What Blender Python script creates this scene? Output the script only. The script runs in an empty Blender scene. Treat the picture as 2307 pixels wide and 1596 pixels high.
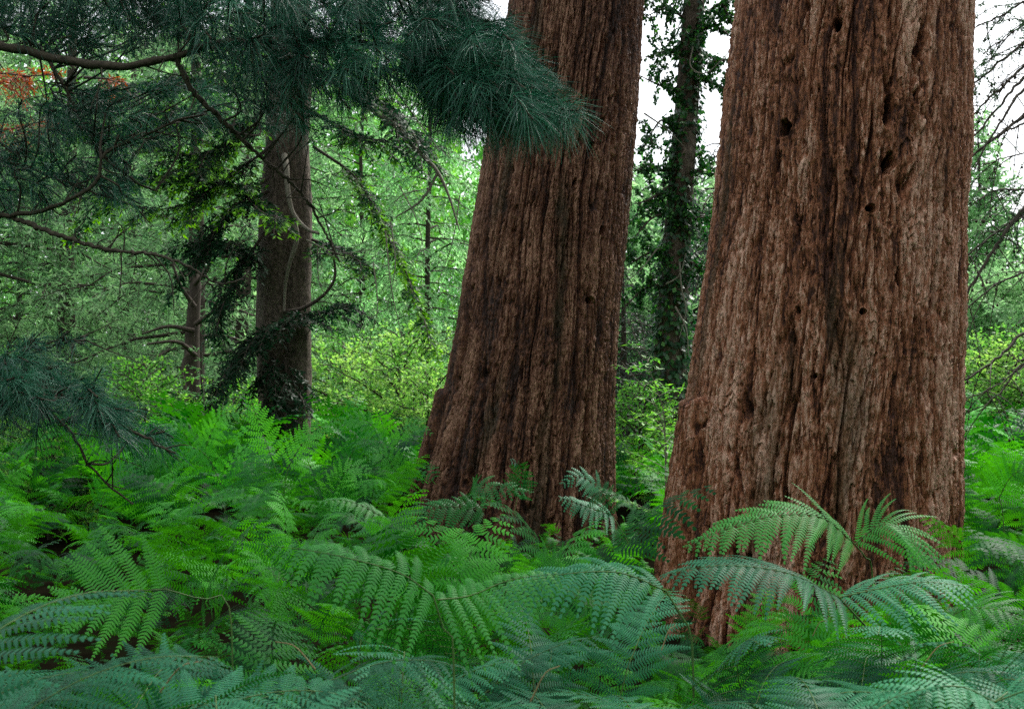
import bpy, math, random
import numpy as np
from mathutils import Vector

random.seed(7)
R = np.random.default_rng(11)
scn = bpy.context.scene
COL = scn.collection
PI = math.pi

# ------------------------------------------------------------------ camera frame
PW, PH, FPX = 2306.0, 1596.0, 2882.0
CAM = np.array([0.0, 0.0, 1.7])
PITCH = math.atan(182.0 / FPX)
FWD = np.array([0.0, math.cos(PITCH), math.sin(PITCH)])
UPV = np.array([0.0, -math.sin(PITCH), math.cos(PITCH)])
RGT = np.array([1.0, 0.0, 0.0])
Z = np.array([0.0, 0.0, 1.0])


def at(px, py, d):
    return CAM + d * (FWD + RGT * ((px - PW / 2) / FPX) - UPV * ((py - PH / 2) / FPX))


def atl(lst):
    return np.array([at(*p) for p in lst])


def gz(y):
    """height of the ground: level in front, rising gently into the wood, level again far away"""
    y = np.asarray(y, float)
    t = np.clip(y - 7.0, 0, 53)
    return 0.028 * t * np.clip(t / 4.0, 0, 1)


# ------------------------------------------------------------------ vector helpers
def nrm(a):
    a = np.asarray(a, float)
    return a / np.maximum(np.linalg.norm(a, axis=-1, keepdims=True), 1e-9)


def resample(P, n):
    """n points evenly along a smooth curve through P (Catmull-Rom)"""
    P = np.asarray(P, float)
    if len(P) > 2:
        Q = np.vstack([2 * P[0] - P[1], P, 2 * P[-1] - P[-2]])
        out = []
        m = 8
        t = np.linspace(0, 1, m, endpoint=False)[:, None]
        for i in range(1, len(Q) - 2):
            a, b, c, d = Q[i - 1], Q[i], Q[i + 1], Q[i + 2]
            out.append(0.5 * (2 * b + (c - a) * t + (2 * a - 5 * b + 4 * c - d) * t * t + (3 * b - a - 3 * c + d) * t ** 3))
        P = np.vstack(out + [P[-1:]])
    s = np.concatenate([[0], np.cumsum(np.linalg.norm(np.diff(P, axis=0), axis=1))])
    q = np.linspace(0, s[-1], n)
    return np.stack([np.interp(q, s, P[:, k]) for k in range(3)], 1)


def length(P):
    return float(np.linalg.norm(np.diff(P, axis=0), axis=1).sum())


def tangents(P):
    return nrm(np.gradient(P, axis=0))


# ------------------------------------------------------------------ 2-D gradient noise
def _h(ix, iy, seed):
    h = (ix.astype(np.int64) * 374761393 + iy.astype(np.int64) * 668265263 + seed * 974634777) & 0xFFFFFFFF
    h = ((h ^ (h >> 13)) * 1274126177) & 0xFFFFFFFF
    return ((h ^ (h >> 16)) & 0xFFFFFF) / float(0x1000000) * 2 * PI


def pn(x, y, per=10 ** 6, seed=0):
    x0 = np.floor(x); y0 = np.floor(y)
    fx = x - x0; fy = y - y0
    ux = fx * fx * fx * (fx * (fx * 6 - 15) + 10); uy = fy * fy * fy * (fy * (fy * 6 - 15) + 10)
    r = []
    for dy in (0, 1):
        for dx in (0, 1):
            a = _h(np.mod(x0 + dx, per), y0 + dy, seed)
            r.append(np.cos(a) * (fx - dx) + np.sin(a) * (fy - dy))
    return ((r[0] * (1 - ux) + r[1] * ux) * (1 - uy) + (r[2] * (1 - ux) + r[3] * ux) * uy) * 1.5


def sst(a, b, x):
    t = np.clip((x - a) / (b - a), 0, 1)
    return t * t * (3 - 2 * t)


# ------------------------------------------------------------------ mesh collector
class G:
    def __init__(s):
        s.V, s.F, s.A, s.n = [], [], [], 0

    def add(s, V, F, tint=0.5):
        V = np.asarray(V, float).reshape(-1, 3)
        s.V.append(V)
        s.F.append(np.asarray(F, np.int64) + s.n)
        s.A.append(np.broadcast_to(np.asarray(tint, float), (len(V),)).copy())
        s.n += len(V)

    def merge(s, g):
        for V, F, A in zip(g.V, g.F, g.A):
            s.V.append(V); s.A.append(A)
            s.F.append(F + s.n - g._off)
        s.n += g.n

    def mesh(s, name, mat, smooth=False, extra=None):
        me = bpy.data.meshes.new(name)
        if not s.n:
            return me
        V = np.concatenate(s.V)
        nl = sum(f.size for f in s.F)
        npol = sum(len(f) for f in s.F)
        me.vertices.add(len(V)); me.vertices.foreach_set('co', V.astype(np.float32).ravel())
        me.loops.add(nl); me.loops.foreach_set('vertex_index', np.concatenate([f.ravel() for f in s.F]).astype(np.int32))
        me.polygons.add(npol)
        tot = np.concatenate([np.full(len(f), f.shape[1]) for f in s.F])
        st = np.concatenate([[0], np.cumsum(tot)[:-1]])
        me.polygons.foreach_set('loop_start', st.astype(np.int32))
        me.polygons.foreach_set('loop_total', tot.astype(np.int32))
        if smooth:
            me.polygons.foreach_set('use_smooth', np.ones(npol, bool))
        at_ = me.attributes.new('tint', 'FLOAT', 'POINT')
        at_.data.foreach_set('value', np.concatenate(s.A).astype(np.float32))
        for k, v in (extra or {}).items():
            a2 = me.attributes.new(k, 'FLOAT', 'POINT'); a2.data.foreach_set('value', v.astype(np.float32))
        me.update(calc_edges=True)
        me.materials.append(mat)
        return me

    def build(s, name, mat, parent=None, smooth=False, extra=None):
        return link(name, s.mesh(name, mat, smooth, extra), parent)


def link(name, data, parent=None):
    o = bpy.data.objects.new(name, data)
    COL.objects.link(o)
    if parent is not None:
        o.parent = parent
        o.matrix_parent_inverse.identity()
        o.location = -Vector(parent.location) if any(parent.location) else (0, 0, 0)
    return o


def tag(o, label=None, cat=None, group=None, kind=None):
    for k, v in (('label', label), ('category', cat), ('group', group), ('kind', kind)):
        if v:
            o[k] = v
    return o


def thing(name, label, cat, loc=(0, 0, 0), group=None):
    o = bpy.data.objects.new(name, None)
    o.empty_display_size = 0.1
    COL.objects.link(o)
    o.location = loc
    return tag(o, label, cat, group)


def tube(g, P, rad, sides=7, tint=0.5, closed=True):
    P = np.asarray(P, float); n = len(P)
    rad = np.broadcast_to(np.asarray(rad, float), (n,))
    T = tangents(P)
    ref = np.array([0, 1.0, 0]) if abs(T[0][1]) < 0.8 else np.array([1.0, 0, 0])
    U = nrm(np.cross(T, ref)); W = np.cross(T, U)
    a = np.linspace(0, 2 * PI, sides, endpoint=False)
    V = P[:, None, :] + rad[:, None, None] * (np.cos(a)[None, :, None] * U[:, None, :] + np.sin(a)[None, :, None] * W[:, None, :])
    i = np.arange(n - 1)[:, None] * sides; j = np.arange(sides)[None, :]; j2 = (j + 1) % sides
    F = np.stack([i + j, i + j2, i + sides + j2, i + sides + j], -1).reshape(-1, 4)
    g.add(V.reshape(-1, 3), F, tint)


def prisms(g, A, B, r0, r1, tint=0.5):
    """thin three-sided twigs from points A to points B"""
    A = np.asarray(A, float); B = np.asarray(B, float); n = len(A)
    if n == 0:
        return
    T = nrm(B - A)
    U = nrm(np.cross(T, np.where(np.abs(T[:, 2:3]) < 0.8, Z, RGT))); W = np.cross(T, U)
    V = np.zeros((n, 6, 3))
    r0 = np.broadcast_to(r0, (n,)); r1 = np.broadcast_to(r1, (n,))
    for k in range(3):
        c, s_ = math.cos(2 * PI * k / 3), math.sin(2 * PI * k / 3)
        e = U * c + W * s_
        V[:, k] = A + e * r0[:, None]; V[:, 3 + k] = B + e * r1[:, None]
    b = np.arange(n)[:, None] * 6
    F = np.concatenate([b + np.array([[k, (k + 1) % 3, 3 + (k + 1) % 3, 3 + k]]) for k in range(3)])
    g.add(V.reshape(-1, 3), F, tint)


def leaves(g, P, D, S, L, W, tint, fold=0.0):
    """N pointed leaves (one four-cornered face each)"""
    n = len(P)
    if n == 0:
        return
    L = np.broadcast_to(L, (n,))[:, None]; W = np.broadcast_to(W, (n,))[:, None]
    V = np.zeros((n, 4, 3))
    m = P + D * L * 0.42
    V[:, 0] = P; V[:, 1] = m + S * W * 0.5; V[:, 2] = P + D * L; V[:, 3] = m - S * W * 0.5
    if fold:
        up = np.cross(D, S) * W * fold
        V[:, 1] += up; V[:, 3] += up
    F = np.arange(n * 4).reshape(n, 4)
    g.add(V.reshape(-1, 3), F, np.repeat(np.broadcast_to(tint, (n,)), 4))


# ------------------------------------------------------------------ materials
def newmat(name):
    m = bpy.data.materials.new(name); m.use_nodes = True
    nt = m.node_tree; nt.nodes.clear()
    out = nt.nodes.new('ShaderNodeOutputMaterial')
    return m, nt, out


def N(nt, typ, **kw):
    n = nt.nodes.new(typ)
    for k, v in kw.items():
        if k in n.inputs:
            n.inputs[k].default_value = v
        else:
            setattr(n, k, v)
    return n


def ramp(nt, stops):
    r = nt.nodes.new('ShaderNodeValToRGB')
    e = r.color_ramp.elements
    e[0].position, e[0].color = stops[0][0], (*stops[0][1], 1)
    e[1].position, e[1].color = stops[-1][0], (*stops[-1][1], 1)
    for p, c in stops[1:-1]:
        x = e.new(p); x.color = (*c, 1)
    return r


def leafmat(name, c0, c1, c2, trans=0.3, rough=0.5, spec=0.4, objvar=0.0, through=None):
    m, nt, out = newmat(name)
    a = N(nt, 'ShaderNodeAttribute', attribute_name='tint')
    src = a.outputs['Fac']
    if objvar:
        oi = nt.nodes.new('ShaderNodeObjectInfo')
        mr = N(nt, 'ShaderNodeMapRange'); mr.inputs['To Min'].default_value = -objvar; mr.inputs['To Max'].default_value = objvar
        nt.links.new(oi.outputs['Random'], mr.inputs['Value'])
        ad = N(nt, 'ShaderNodeMath', operation='ADD'); ad.use_clamp = True
        nt.links.new(src, ad.inputs[0]); nt.links.new(mr.outputs[0], ad.inputs[1]); src = ad.outputs[0]
    r = ramp(nt, [(0.0, c0), (0.5, c1), (1.0, c2)])
    nt.links.new(src, r.inputs['Fac'])
    p = N(nt, 'ShaderNodeBsdfPrincipled'); p.inputs['Roughness'].default_value = rough
    p.inputs['Specular IOR Level'].default_value = spec
    nt.links.new(r.outputs['Color'], p.inputs['Base Color'])
    t = N(nt, 'ShaderNodeBsdfTranslucent')
    hs = N(nt, 'ShaderNodeHueSaturation'); hs.inputs['Saturation'].default_value = 1.1; hs.inputs['Value'].default_value = 1.35
    nt.links.new(r.outputs['Color'], hs.inputs['Color']); nt.links.new(hs.outputs['Color'], t.inputs['Color'])
    if through:                       # light that comes through the blade is purer green than what its waxy face reflects
        r2 = ramp(nt, [(0.0, through[0]), (1.0, through[1])]); nt.links.new(src, r2.inputs['Fac']); nt.links.new(r2.outputs['Color'], t.inputs['Color'])
    mx = N(nt, 'ShaderNodeMixShader'); mx.inputs['Fac'].default_value = trans
    nt.links.new(p.outputs[0], mx.inputs[1]); nt.links.new(t.outputs[0], mx.inputs[2])
    nt.links.new(mx.outputs[0], out.inputs['Surface'])
    return m


def woodmat(name, c0, c1, scale=(18, 18, 4), bump=0.5, dist=0.01, rough=0.85):
    m, nt, out = newmat(name)
    tc = N(nt, 'ShaderNodeTexCoord'); mp = N(nt, 'ShaderNodeMapping'); mp.inputs['Scale'].default_value = scale
    nt.links.new(tc.outputs['Object'], mp.inputs['Vector'])
    nz = N(nt, 'ShaderNodeTexNoise'); nz.inputs['Scale'].default_value = 1.0; nz.inputs['Detail'].default_value = 6; nz.inputs['Roughness'].default_value = 0.65
    nt.links.new(mp.outputs[0], nz.inputs['Vector'])
    r = ramp(nt, [(0.3, c0), (0.7, c1)])
    nt.links.new(nz.outputs['Fac'], r.inputs['Fac'])
    p = N(nt, 'ShaderNodeBsdfPrincipled'); p.inputs['Roughness'].default_value = rough; p.inputs['Specular IOR Level'].default_value = 0.25
    nt.links.new(r.outputs['Color'], p.inputs['Base Color'])
    b = N(nt, 'ShaderNodeBump'); b.inputs['Strength'].default_value = bump; b.inputs['Distance'].default_value = dist
    nt.links.new(nz.outputs['Fac'], b.inputs['Height']); nt.links.new(b.outputs[0], p.inputs['Normal'])
    nt.links.new(p.outputs[0], out.inputs['Surface'])
    return m


def seqmat(name, red, brown, pink, moss):
    """fibrous red bark: inner fibres red-brown, weathered flakes pinkish grey"""
    m, nt, out = newmat(name)
    a = N(nt, 'ShaderNodeAttribute', attribute_name='tint')
    ms = N(nt, 'ShaderNodeAttribute', attribute_name='moss')
    tc = N(nt, 'ShaderNodeTexCoord'); mp = N(nt, 'ShaderNodeMapping'); mp.inputs['Scale'].default_value = (34, 34, 7)
    nt.links.new(tc.outputs['Object'], mp.inputs['Vector'])
    nz = N(nt, 'ShaderNodeTexNoise'); nz.inputs['Scale'].default_value = 1.0; nz.inputs['Detail'].default_value = 7; nz.inputs['Roughness'].default_value = 0.7; nz.inputs['Distortion'].default_value = 0.6
    nt.links.new(mp.outputs[0], nz.inputs['Vector'])
    mr = N(nt, 'ShaderNodeMapRange'); mr.inputs['From Min'].default_value = 0.25; mr.inputs['From Max'].default_value = 0.75; mr.inputs['To Min'].default_value = -0.62; mr.inputs['To Max'].default_value = 0.62
    nt.links.new(nz.outputs['Fac'], mr.inputs['Value'])
    ad = N(nt, 'ShaderNodeMath', operation='ADD'); ad.use_clamp = True
    nt.links.new(a.outputs['Fac'], ad.inputs[0]); nt.links.new(mr.outputs[0], ad.inputs[1])
    r = ramp(nt, [(0.0, red), (0.45, brown), (1.0, pink)])
    nt.links.new(ad.outputs[0], r.inputs['Fac'])
    mx = N(nt, 'ShaderNodeMix', data_type='RGBA'); mx.inputs['B'].default_value = (*moss, 1)
    mc = [i for i in mx.inputs if i.type == 'RGBA']
    mc[1].default_value = (*moss, 1)
    nt.links.new(ms.outputs['Fac'], mx.inputs[0]); nt.links.new(r.outputs['Color'], mc[0])
    p = N(nt, 'ShaderNodeBsdfPrincipled'); p.inputs['Roughness'].default_value = 0.62; p.inputs['Specular IOR Level'].default_value = 0.35
    nt.links.new([o for o in mx.outputs if o.type == 'RGBA'][0], p.inputs['Base Color'])
    mp2 = N(nt, 'ShaderNodeMapping'); mp2.inputs['Scale'].default_value = (95, 95, 16)
    nt.links.new(tc.outputs['Object'], mp2.inputs['Vector'])
    n2 = N(nt, 'ShaderNodeTexNoise'); n2.inputs['Scale'].default_value = 1.0; n2.inputs['Detail'].default_value = 4; n2.inputs['Distortion'].default_value = 0.8
    nt.links.new(mp2.outputs[0], n2.inputs['Vector'])
    b2 = N(nt, 'ShaderNodeBump'); b2.inputs['Strength'].default_value = 1.0; b2.inputs['Distance'].default_value = 0.012
    nt.links.new(n2.outputs['Fac'], b2.inputs['Height'])
    b = N(nt, 'ShaderNodeBump'); b.inputs['Strength'].default_value = 0.9; b.inputs['Distance'].default_value = 0.03
    nt.links.new(nz.outputs['Fac'], b.inputs['Height']); nt.links.new(b2.outputs[0], b.inputs['Normal'])
    nt.links.new(b.outputs[0], p.inputs['Normal'])
    nt.links.new(p.outputs[0], out.inputs['Surface'])
    return m


M = {}
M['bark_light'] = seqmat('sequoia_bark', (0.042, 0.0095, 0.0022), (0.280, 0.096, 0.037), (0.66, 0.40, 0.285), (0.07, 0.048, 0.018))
M['bark_shaded'] = seqmat('sequoia_bark_shaded', (0.019, 0.0050, 0.0013), (0.108, 0.037, 0.0135), (0.34, 0.18, 0.11), (0.042, 0.034, 0.012))  # same bark as above, base colour darkened to stand for the trunk's shade
M['bark_grey'] = woodmat('fir_bark', (0.018, 0.013, 0.008), (0.17, 0.13, 0.10), (17, 17, 8), 1.0, 0.06)
M['bark_pine'] = woodmat('pine_bark', (0.02, 0.016, 0.011), (0.085, 0.068, 0.045), (40, 40, 40), 0.7, 0.006)
M['bark_larch'] = woodmat('larch_bark', (0.025, 0.022, 0.018), (0.10, 0.085, 0.062), (60, 60, 60), 0.7, 0.006)
M['wood_pale'] = woodmat('dead_wood', (0.09, 0.082, 0.06), (0.20, 0.18, 0.14), (30, 30, 30), 0.4, 0.004)
M['wood_brown'] = woodmat('brown_wood', (0.02, 0.015, 0.011), (0.07, 0.052, 0.038), (20, 20, 8), 0.6, 0.01)
M['needle_pine'] = leafmat('pine_needles', (0.004, 0.028, 0.017), (0.014, 0.090, 0.052), (0.075, 0.25, 0.145), 0.16, 0.40, 0.32)
M['needle_rust'] = leafmat('rust_needles', (0.20, 0.035, 0.012), (0.36, 0.075, 0.022), (0.45, 0.13, 0.05), 0.35)
M['fir'] = leafmat('fir_needles', (0.005, 0.020, 0.009), (0.012, 0.055, 0.020), (0.22, 0.55, 0.03), 0.3, 0.5, 0.10)
M['pine_bg'] = leafmat('background_pine_needles', (0.055, 0.14, 0.06), (0.14, 0.285, 0.125), (0.26, 0.45, 0.19), 0.5, 0.5, 0.2)
M['pine_pale'] = leafmat('pale_pine_needles', (0.08, 0.20, 0.085), (0.19, 0.38, 0.16), (0.34, 0.54, 0.26), 0.5, 0.5, 0.2)
M['cypress'] = leafmat('cypress_sprays', (0.08, 0.22, 0.08), (0.19, 0.42, 0.16), (0.36, 0.60, 0.28), 0.58, 0.5, 0.2)
M['broad_yellow'] = leafmat('yellow_green_leaves', (0.06, 0.20, 0.035), (0.15, 0.37, 0.075), (0.34, 0.57, 0.13), 0.45, 0.5, 0.2)
M['broad_green'] = leafmat('green_leaves', (0.035, 0.14, 0.022), (0.10, 0.30, 0.05), (0.22, 0.48, 0.07), 0.45, 0.5, 0.2)
M['yew'] = leafmat('dark_drooping_needles', (0.006, 0.018, 0.010), (0.014, 0.04, 0.018), (0.035, 0.09, 0.035), 0.2)
M['ivy'] = leafmat('ivy_leaves', (0.005, 0.028, 0.010), (0.015, 0.075, 0.020), (0.08, 0.25, 0.03), 0.3, 0.4, 0.3)
M['bracken_front'] = leafmat('bracken_blue_green', (0.008, 0.066, 0.032), (0.020, 0.140, 0.066), (0.048, 0.23, 0.108), 0.20, 0.5, 0.12, 0.4, ((0.006, 0.12, 0.006), (0.04, 0.34, 0.010)))
M['bracken_mid'] = leafmat('bracken_green', (0.005, 0.060, 0.016), (0.012, 0.125, 0.022), (0.036, 0.25, 0.032), 0.25, 0.5, 0.10, 0.4, ((0.008, 0.15, 0.003), (0.06, 0.48, 0.006)))
M['bracken_fresh'] = leafmat('bracken_fresh_green', (0.025, 0.16, 0.030), (0.045, 0.25, 0.045), (0.085, 0.36, 0.05), 0.36, 0.5, 0.2, 0.0, ((0.03, 0.30, 0.008), (0.12, 0.58, 0.012)))
M['bracken_bed'] = leafmat('bracken_bed', (0.003, 0.045, 0.012), (0.011, 0.120, 0.016), (0.055, 0.32, 0.022), 0.28, 0.5, 0.08, 0.0, ((0.006, 0.12, 0.002), (0.11, 0.62, 0.006)))
M['stem_green'] = woodmat('bracken_stem', (0.045, 0.10, 0.025), (0.10, 0.17, 0.045), (30, 30, 6), 0.1, 0.002, 0.5)
M['needle_larch'] = leafmat('larch_needles', (0.012, 0.045, 0.02), (0.03, 0.10, 0.035), (0.07, 0.21, 0.06), 0.3)
M['cone'] = woodmat('larch_cones', (0.02, 0.014, 0.01), (0.06, 0.042, 0.03), (80, 80, 80), 0.5, 0.003)


def soilmat():
    m, nt, out = newmat('leaf_litter_soil')
    tc = N(nt, 'ShaderNodeTexCoord')
    nz = N(nt, 'ShaderNodeTexNoise'); nz.inputs['Scale'].default_value = 3.0; nz.inputs['Detail'].default_value = 8
    nt.links.new(tc.outputs['Object'], nz.inputs['Vector'])
    r = ramp(nt, [(0.3, (0.004, 0.0035, 0.002)), (0.55, (0.008, 0.007, 0.004)), (0.75, (0.006, 0.012, 0.004))])
    nt.links.new(nz.outputs['Fac'], r.inputs['Fac'])
    p = N(nt, 'ShaderNodeBsdfDiffuse')
    nt.links.new(r.outputs['Color'], p.inputs['Color'])
    b = N(nt, 'ShaderNodeBump'); b.inputs['Strength'].default_value = 0.6; b.inputs['Distance'].default_value = 0.05
    nt.links.new(nz.outputs['Fac'], b.inputs['Height']); nt.links.new(b.outputs[0], p.inputs['Normal'])
    nt.links.new(p.outputs[0], out.inputs['Surface'])
    return m


M['soil'] = soilmat()

# ------------------------------------------------------------------ ground
g = G()
ys = np.concatenate([np.linspace(-60, 0, 13), np.linspace(1, 70, 139), np.array([90, 130, 200, 320, 500])])
xs = np.concatenate([[-500, -300, -160, -90], np.linspace(-50, 50, 101), [90, 160, 300, 500]])
X, Y = np.meshgrid(xs, ys)
Zg = gz(Y) + 0.05 * pn(X * 0.6, Y * 0.6, seed=3) * (np.abs(X) < 60)
n, m_ = X.shape
i = np.arange(n - 1)[:, None] * m_; j = np.arange(m_ - 1)[None, :]
g.add(np.stack([X, Y, Zg], -1), np.stack([i + j, i + j + 1, i + m_ + j + 1, i + m_ + j], -1).reshape(-1, 4))
tag(g.build('ground', M['soil'], smooth=True), kind='structure', label='dark leaf litter and soil under the bracken', cat='ground')


# ------------------------------------------------------------------ sprays on branches (all conifers and shrubs)
def spray(gl, gw, path, rng, tl=0.6, sp=0.12, lsp=0.05, L=0.14, W=0.04, hang=0.3, flat=1.0, start=0.12, tip=0.5, tint=0.4, tv=0.10, twig_r=0.006, droopleaf=0.1, ends=True, ang=0.9, taper=0.7):
    P = resample(path, 24); T = tangents(P); Ltot = length(P)
    m = max(3, int(Ltot * (1 - start) / sp))
    q = start + (1 - start) * (np.arange(m) + rng.uniform(0, 1, m)) / m
    q = np.clip(q, 0, 1)
    s = np.linspace(0, 1, 24)
    st = np.stack([np.interp(q, s, P[:, a]) for a in range(3)], 1)
    tg = nrm(np.stack([np.interp(q, s, T[:, a]) for a in range(3)], 1))
    side = nrm(np.cross(tg, Z) + 1e-6)
    sg = np.where(np.arange(m) % 2 == 0, 1.0, -1.0)[:, None]
    rnd = nrm(np.cross(tg, rng.normal(size=(m, 3))))
    sd = nrm(side * sg * flat + rnd * (1 - flat * 0.75))
    a = ang + rng.uniform(-0.25, 0.25, m)
    dr = nrm(tg * np.cos(a)[:, None] + sd * np.sin(a)[:, None])
    ln = tl * (1 - taper * q) * rng.uniform(0.6, 1.25, m)
    K = np.maximum(2, (ln / lsp).astype(int))
    idx = np.repeat(np.arange(m), K)
    v = np.concatenate([(np.arange(k) + rng.uniform(0, 1, k)) / k for k in K])
    D = dr[idx]; l = ln[idx][:, None]
    P0 = st[idx] + D * l * v[:, None] - Z * hang * l * (v ** 2)[:, None]
    if gw is not None:
        mid = st + dr * ln[:, None] * 0.5 - Z * hang * ln[:, None] * 0.25
        end = st + dr * ln[:, None] - Z * hang * ln[:, None]
        prisms(gw, st, mid, twig_r, twig_r * 0.7); prisms(gw, mid, end, twig_r * 0.7, twig_r * 0.3)
    Dt = nrm(D - Z * 2 * hang * v[:, None])
    n = len(P0)
    upn = nrm(np.cross(np.cross(Dt, Z), Dt) + rng.normal(0, 0.001, (n, 3)))
    s2 = nrm(np.cross(Dt, upn))
    sgn = np.where(rng.random(n) < 0.5, 1.0, -1.0)[:, None]
    ld = nrm(Dt * rng.uniform(0.35, 1.0, n)[:, None] + s2 * sgn * rng.uniform(0.3, 0.9, n)[:, None] + rng.normal(0, 0.28 + 0.5 * (1 - flat), (n, 3)) - Z * droopleaf)
    ls = nrm(np.cross(ld, upn) + rng.normal(0, 0.35 + 0.6 * (1 - flat), (n, 3)))
    ls = nrm(ls - ld * np.sum(ls * ld, 1, keepdims=True))
    br_t = rng.normal(0, tv)
    tn = np.clip(tint + br_t + tip * np.clip(v - 0.5, 0, 1) * 1.7 + rng.normal(0, 0.07, n) + tip * 0.4 * (q[idx] - 0.5), 0, 1)
    leaves(gl, P0, ld, ls, L * rng.uniform(0.7, 1.25, n), W * rng.uniform(0.75, 1.2, n), tn, 0.15)


# ------------------------------------------------------------------ giant sequoias
def sequoia(name, label, d, left, right, ztop_dense, pits, cracks, seed, mat, zmax=26.0, zs=0.0, dz=0.0075, cols=620, dense_scale=1.0, slab=None, groove=1.0):
    """trunk between the two silhouette curves (px at rows), real bark relief"""
    left = np.array(left, float); right = np.array(right, float)
    rows = np.arange(0, 1500, 25.0)
    lx = np.interp(rows, left[:, 1], left[:, 0]); rx = np.interp(rows, right[:, 1], right[:, 0])
    PL = np.array([at(a, b, d) for a, b in zip(lx, rows)]); PR = np.array([at(a, b, d) for a, b in zip(rx, rows)])
    zz = PL[:, 2][::-1]; cx = ((PL[:, 0] + PR[:, 0]) / 2)[::-1]; rr = ((PR[:, 0] - PL[:, 0]) / 2)[::-1]
    y0 = float(PL[len(rows) // 2, 1])
    # seen silhouettes are tangents of the round trunk: shrink a touch
    rr = rr * (1 - 0.5 * (rr / d) ** 2) - 0.010 - 0.032 * np.clip(1 - zz / 4.5, 0, 1)
    zb = float(gz(y0)) - 0.25
    zd = np.arange(max(zb, zz[0]), ztop_dense, dz)
    zh = np.linspace(ztop_dense, zmax, 60)[1:]
    zv = np.concatenate([[zb], zd, zh]) if zb < zz[0] else np.concatenate([zd, zh])
    slope_c = (cx[-1] - cx[-12]) / (zz[-1] - zz[-12])
    c = np.interp(zv, zz, cx); r = np.interp(zv, zz, rr)
    up = zv > zz[-1]
    c[up] = cx[-1] + slope_c * (zv[up] - zz[-1]) * 0.6
    r[up] = rr[-1] * (1 - 0.72 * (zv[up] - zz[-1]) / (zmax + 4 - zz[-1]))
    # columns: dense on the side facing the camera (theta = -90 deg)
    th = np.concatenate([np.linspace(-PI / 2 - 1.78, -PI / 2 + 1.78, cols), np.linspace(-PI / 2 + 1.78, -PI / 2 - 1.78 + 2 * PI, 70)[1:-1]])
    TH, ZV = np.meshgrid(th, zv)
    u = TH / (2 * PI)
    Rm = r[:, None] * np.ones_like(TH)
    k = 2 * PI * 1.15 * dense_scale              # reference metres round the trunk
    per = lambda f: max(3, int(round(k * f)))
    def pe(f, fz, sd, wx=0, wz=0):
        p_ = per(f)
        return pn(u * p_ + 1000 * p_ + wx * f, ZV * fz + wz * fz, p_, seed + sd)
    # meandering of the strands; big swirls round knots
    wx = 0.09 * pe(0.9, 0.3, 1) + 0.026 * pe(2.6, 0.8, 2) + 0.010 * pe(7, 2.6, 3)
    wz = 0.10 * pe(2.0, 1.2, 4) + 0.05 * pe(6, 3, 5)
    def onsurf(px, py):
        ds_ = d - 0.8
        for _ in range(6):
            q = at(px, py, ds_)
            rc = float(np.interp(q[2], zv, r)); cc = float(np.interp(q[2], zv, c))
            sx = float(np.clip((q[0] - cc) / rc, -0.98, 0.98))
            ds_ += (y0 - rc * math.sqrt(1 - sx * sx)) - q[1]
        return -PI / 2 + math.asin(sx), float(q[2]), ds_
    # pits displace the strands round them
    P3 = []
    for (px, py, w, hgt) in pits:
        tc_, zc, ds_ = onsurf(px, py)
        P3.append((tc_, zc, w / FPX * ds_, hgt / FPX * ds_))
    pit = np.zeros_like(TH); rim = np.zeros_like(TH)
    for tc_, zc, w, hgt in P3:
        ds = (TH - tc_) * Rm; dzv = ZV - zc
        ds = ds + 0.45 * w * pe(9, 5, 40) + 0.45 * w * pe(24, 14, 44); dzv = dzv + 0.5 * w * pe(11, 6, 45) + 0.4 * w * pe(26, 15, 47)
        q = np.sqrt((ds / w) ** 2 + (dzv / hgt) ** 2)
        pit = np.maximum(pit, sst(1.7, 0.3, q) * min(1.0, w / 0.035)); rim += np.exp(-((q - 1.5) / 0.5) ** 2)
        fall = np.exp(-(ds / (w * 5)) ** 2 - (dzv / (hgt * 5)) ** 2)
        wx = wx + np.sign(ds) * w * 0.9 * 0.6 * fall * np.exp(-np.abs(ds) / (w * 2.2))
    big = pe(0.8, 0.18, 10, wx, wz)
    fur = 1 - np.abs(pe(2.4, 0.16, 11, wx * 1.1, wz)) * 2.6
    fur2 = 1 - np.abs(pe(5.2, 0.42, 12, wx * 1.1, wz)) * 2.4
    pl = 1 - np.abs(pe(11, 0.95, 13, wx * 1.2, wz)) * 2.2
    pl2 = 1 - np.abs(pe(22, 2.2, 14, wx * 1.2, wz)) * 2.2
    fib = pe(38, 3.2, 15, wx * 1.2, wz)
    fin = pe(74, 7.5, 16, wx * 1.2, wz)
    ck = np.clip(1 - np.abs(pe(7.5, 0.8, 30, wx, wz)) * 8, 0, 1) * sst(0.0, 0.45, pe(5, 1.1, 31))
    ck2 = np.clip(1 - np.abs(pe(17, 1.9, 32, wx, wz)) * 6, 0, 1) * sst(-0.05, 0.4, pe(10, 2.2, 33))
    ck3 = np.clip(1 - np.abs(pe(31, 4.2, 34, wx, wz)) * 4.5, 0, 1) * sst(-0.1, 0.35, pe(16, 4.5, 35))
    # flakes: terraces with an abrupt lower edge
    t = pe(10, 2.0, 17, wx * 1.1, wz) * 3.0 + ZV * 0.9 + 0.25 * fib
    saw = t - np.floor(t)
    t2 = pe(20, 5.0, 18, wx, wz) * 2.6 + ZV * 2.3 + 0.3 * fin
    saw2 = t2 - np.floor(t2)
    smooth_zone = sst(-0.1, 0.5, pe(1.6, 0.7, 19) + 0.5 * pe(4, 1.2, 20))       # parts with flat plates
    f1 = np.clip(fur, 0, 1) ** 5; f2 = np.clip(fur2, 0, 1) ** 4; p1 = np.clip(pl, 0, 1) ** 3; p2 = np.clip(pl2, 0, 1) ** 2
    gran = pe(32, 15, 36, wx, wz)
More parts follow.
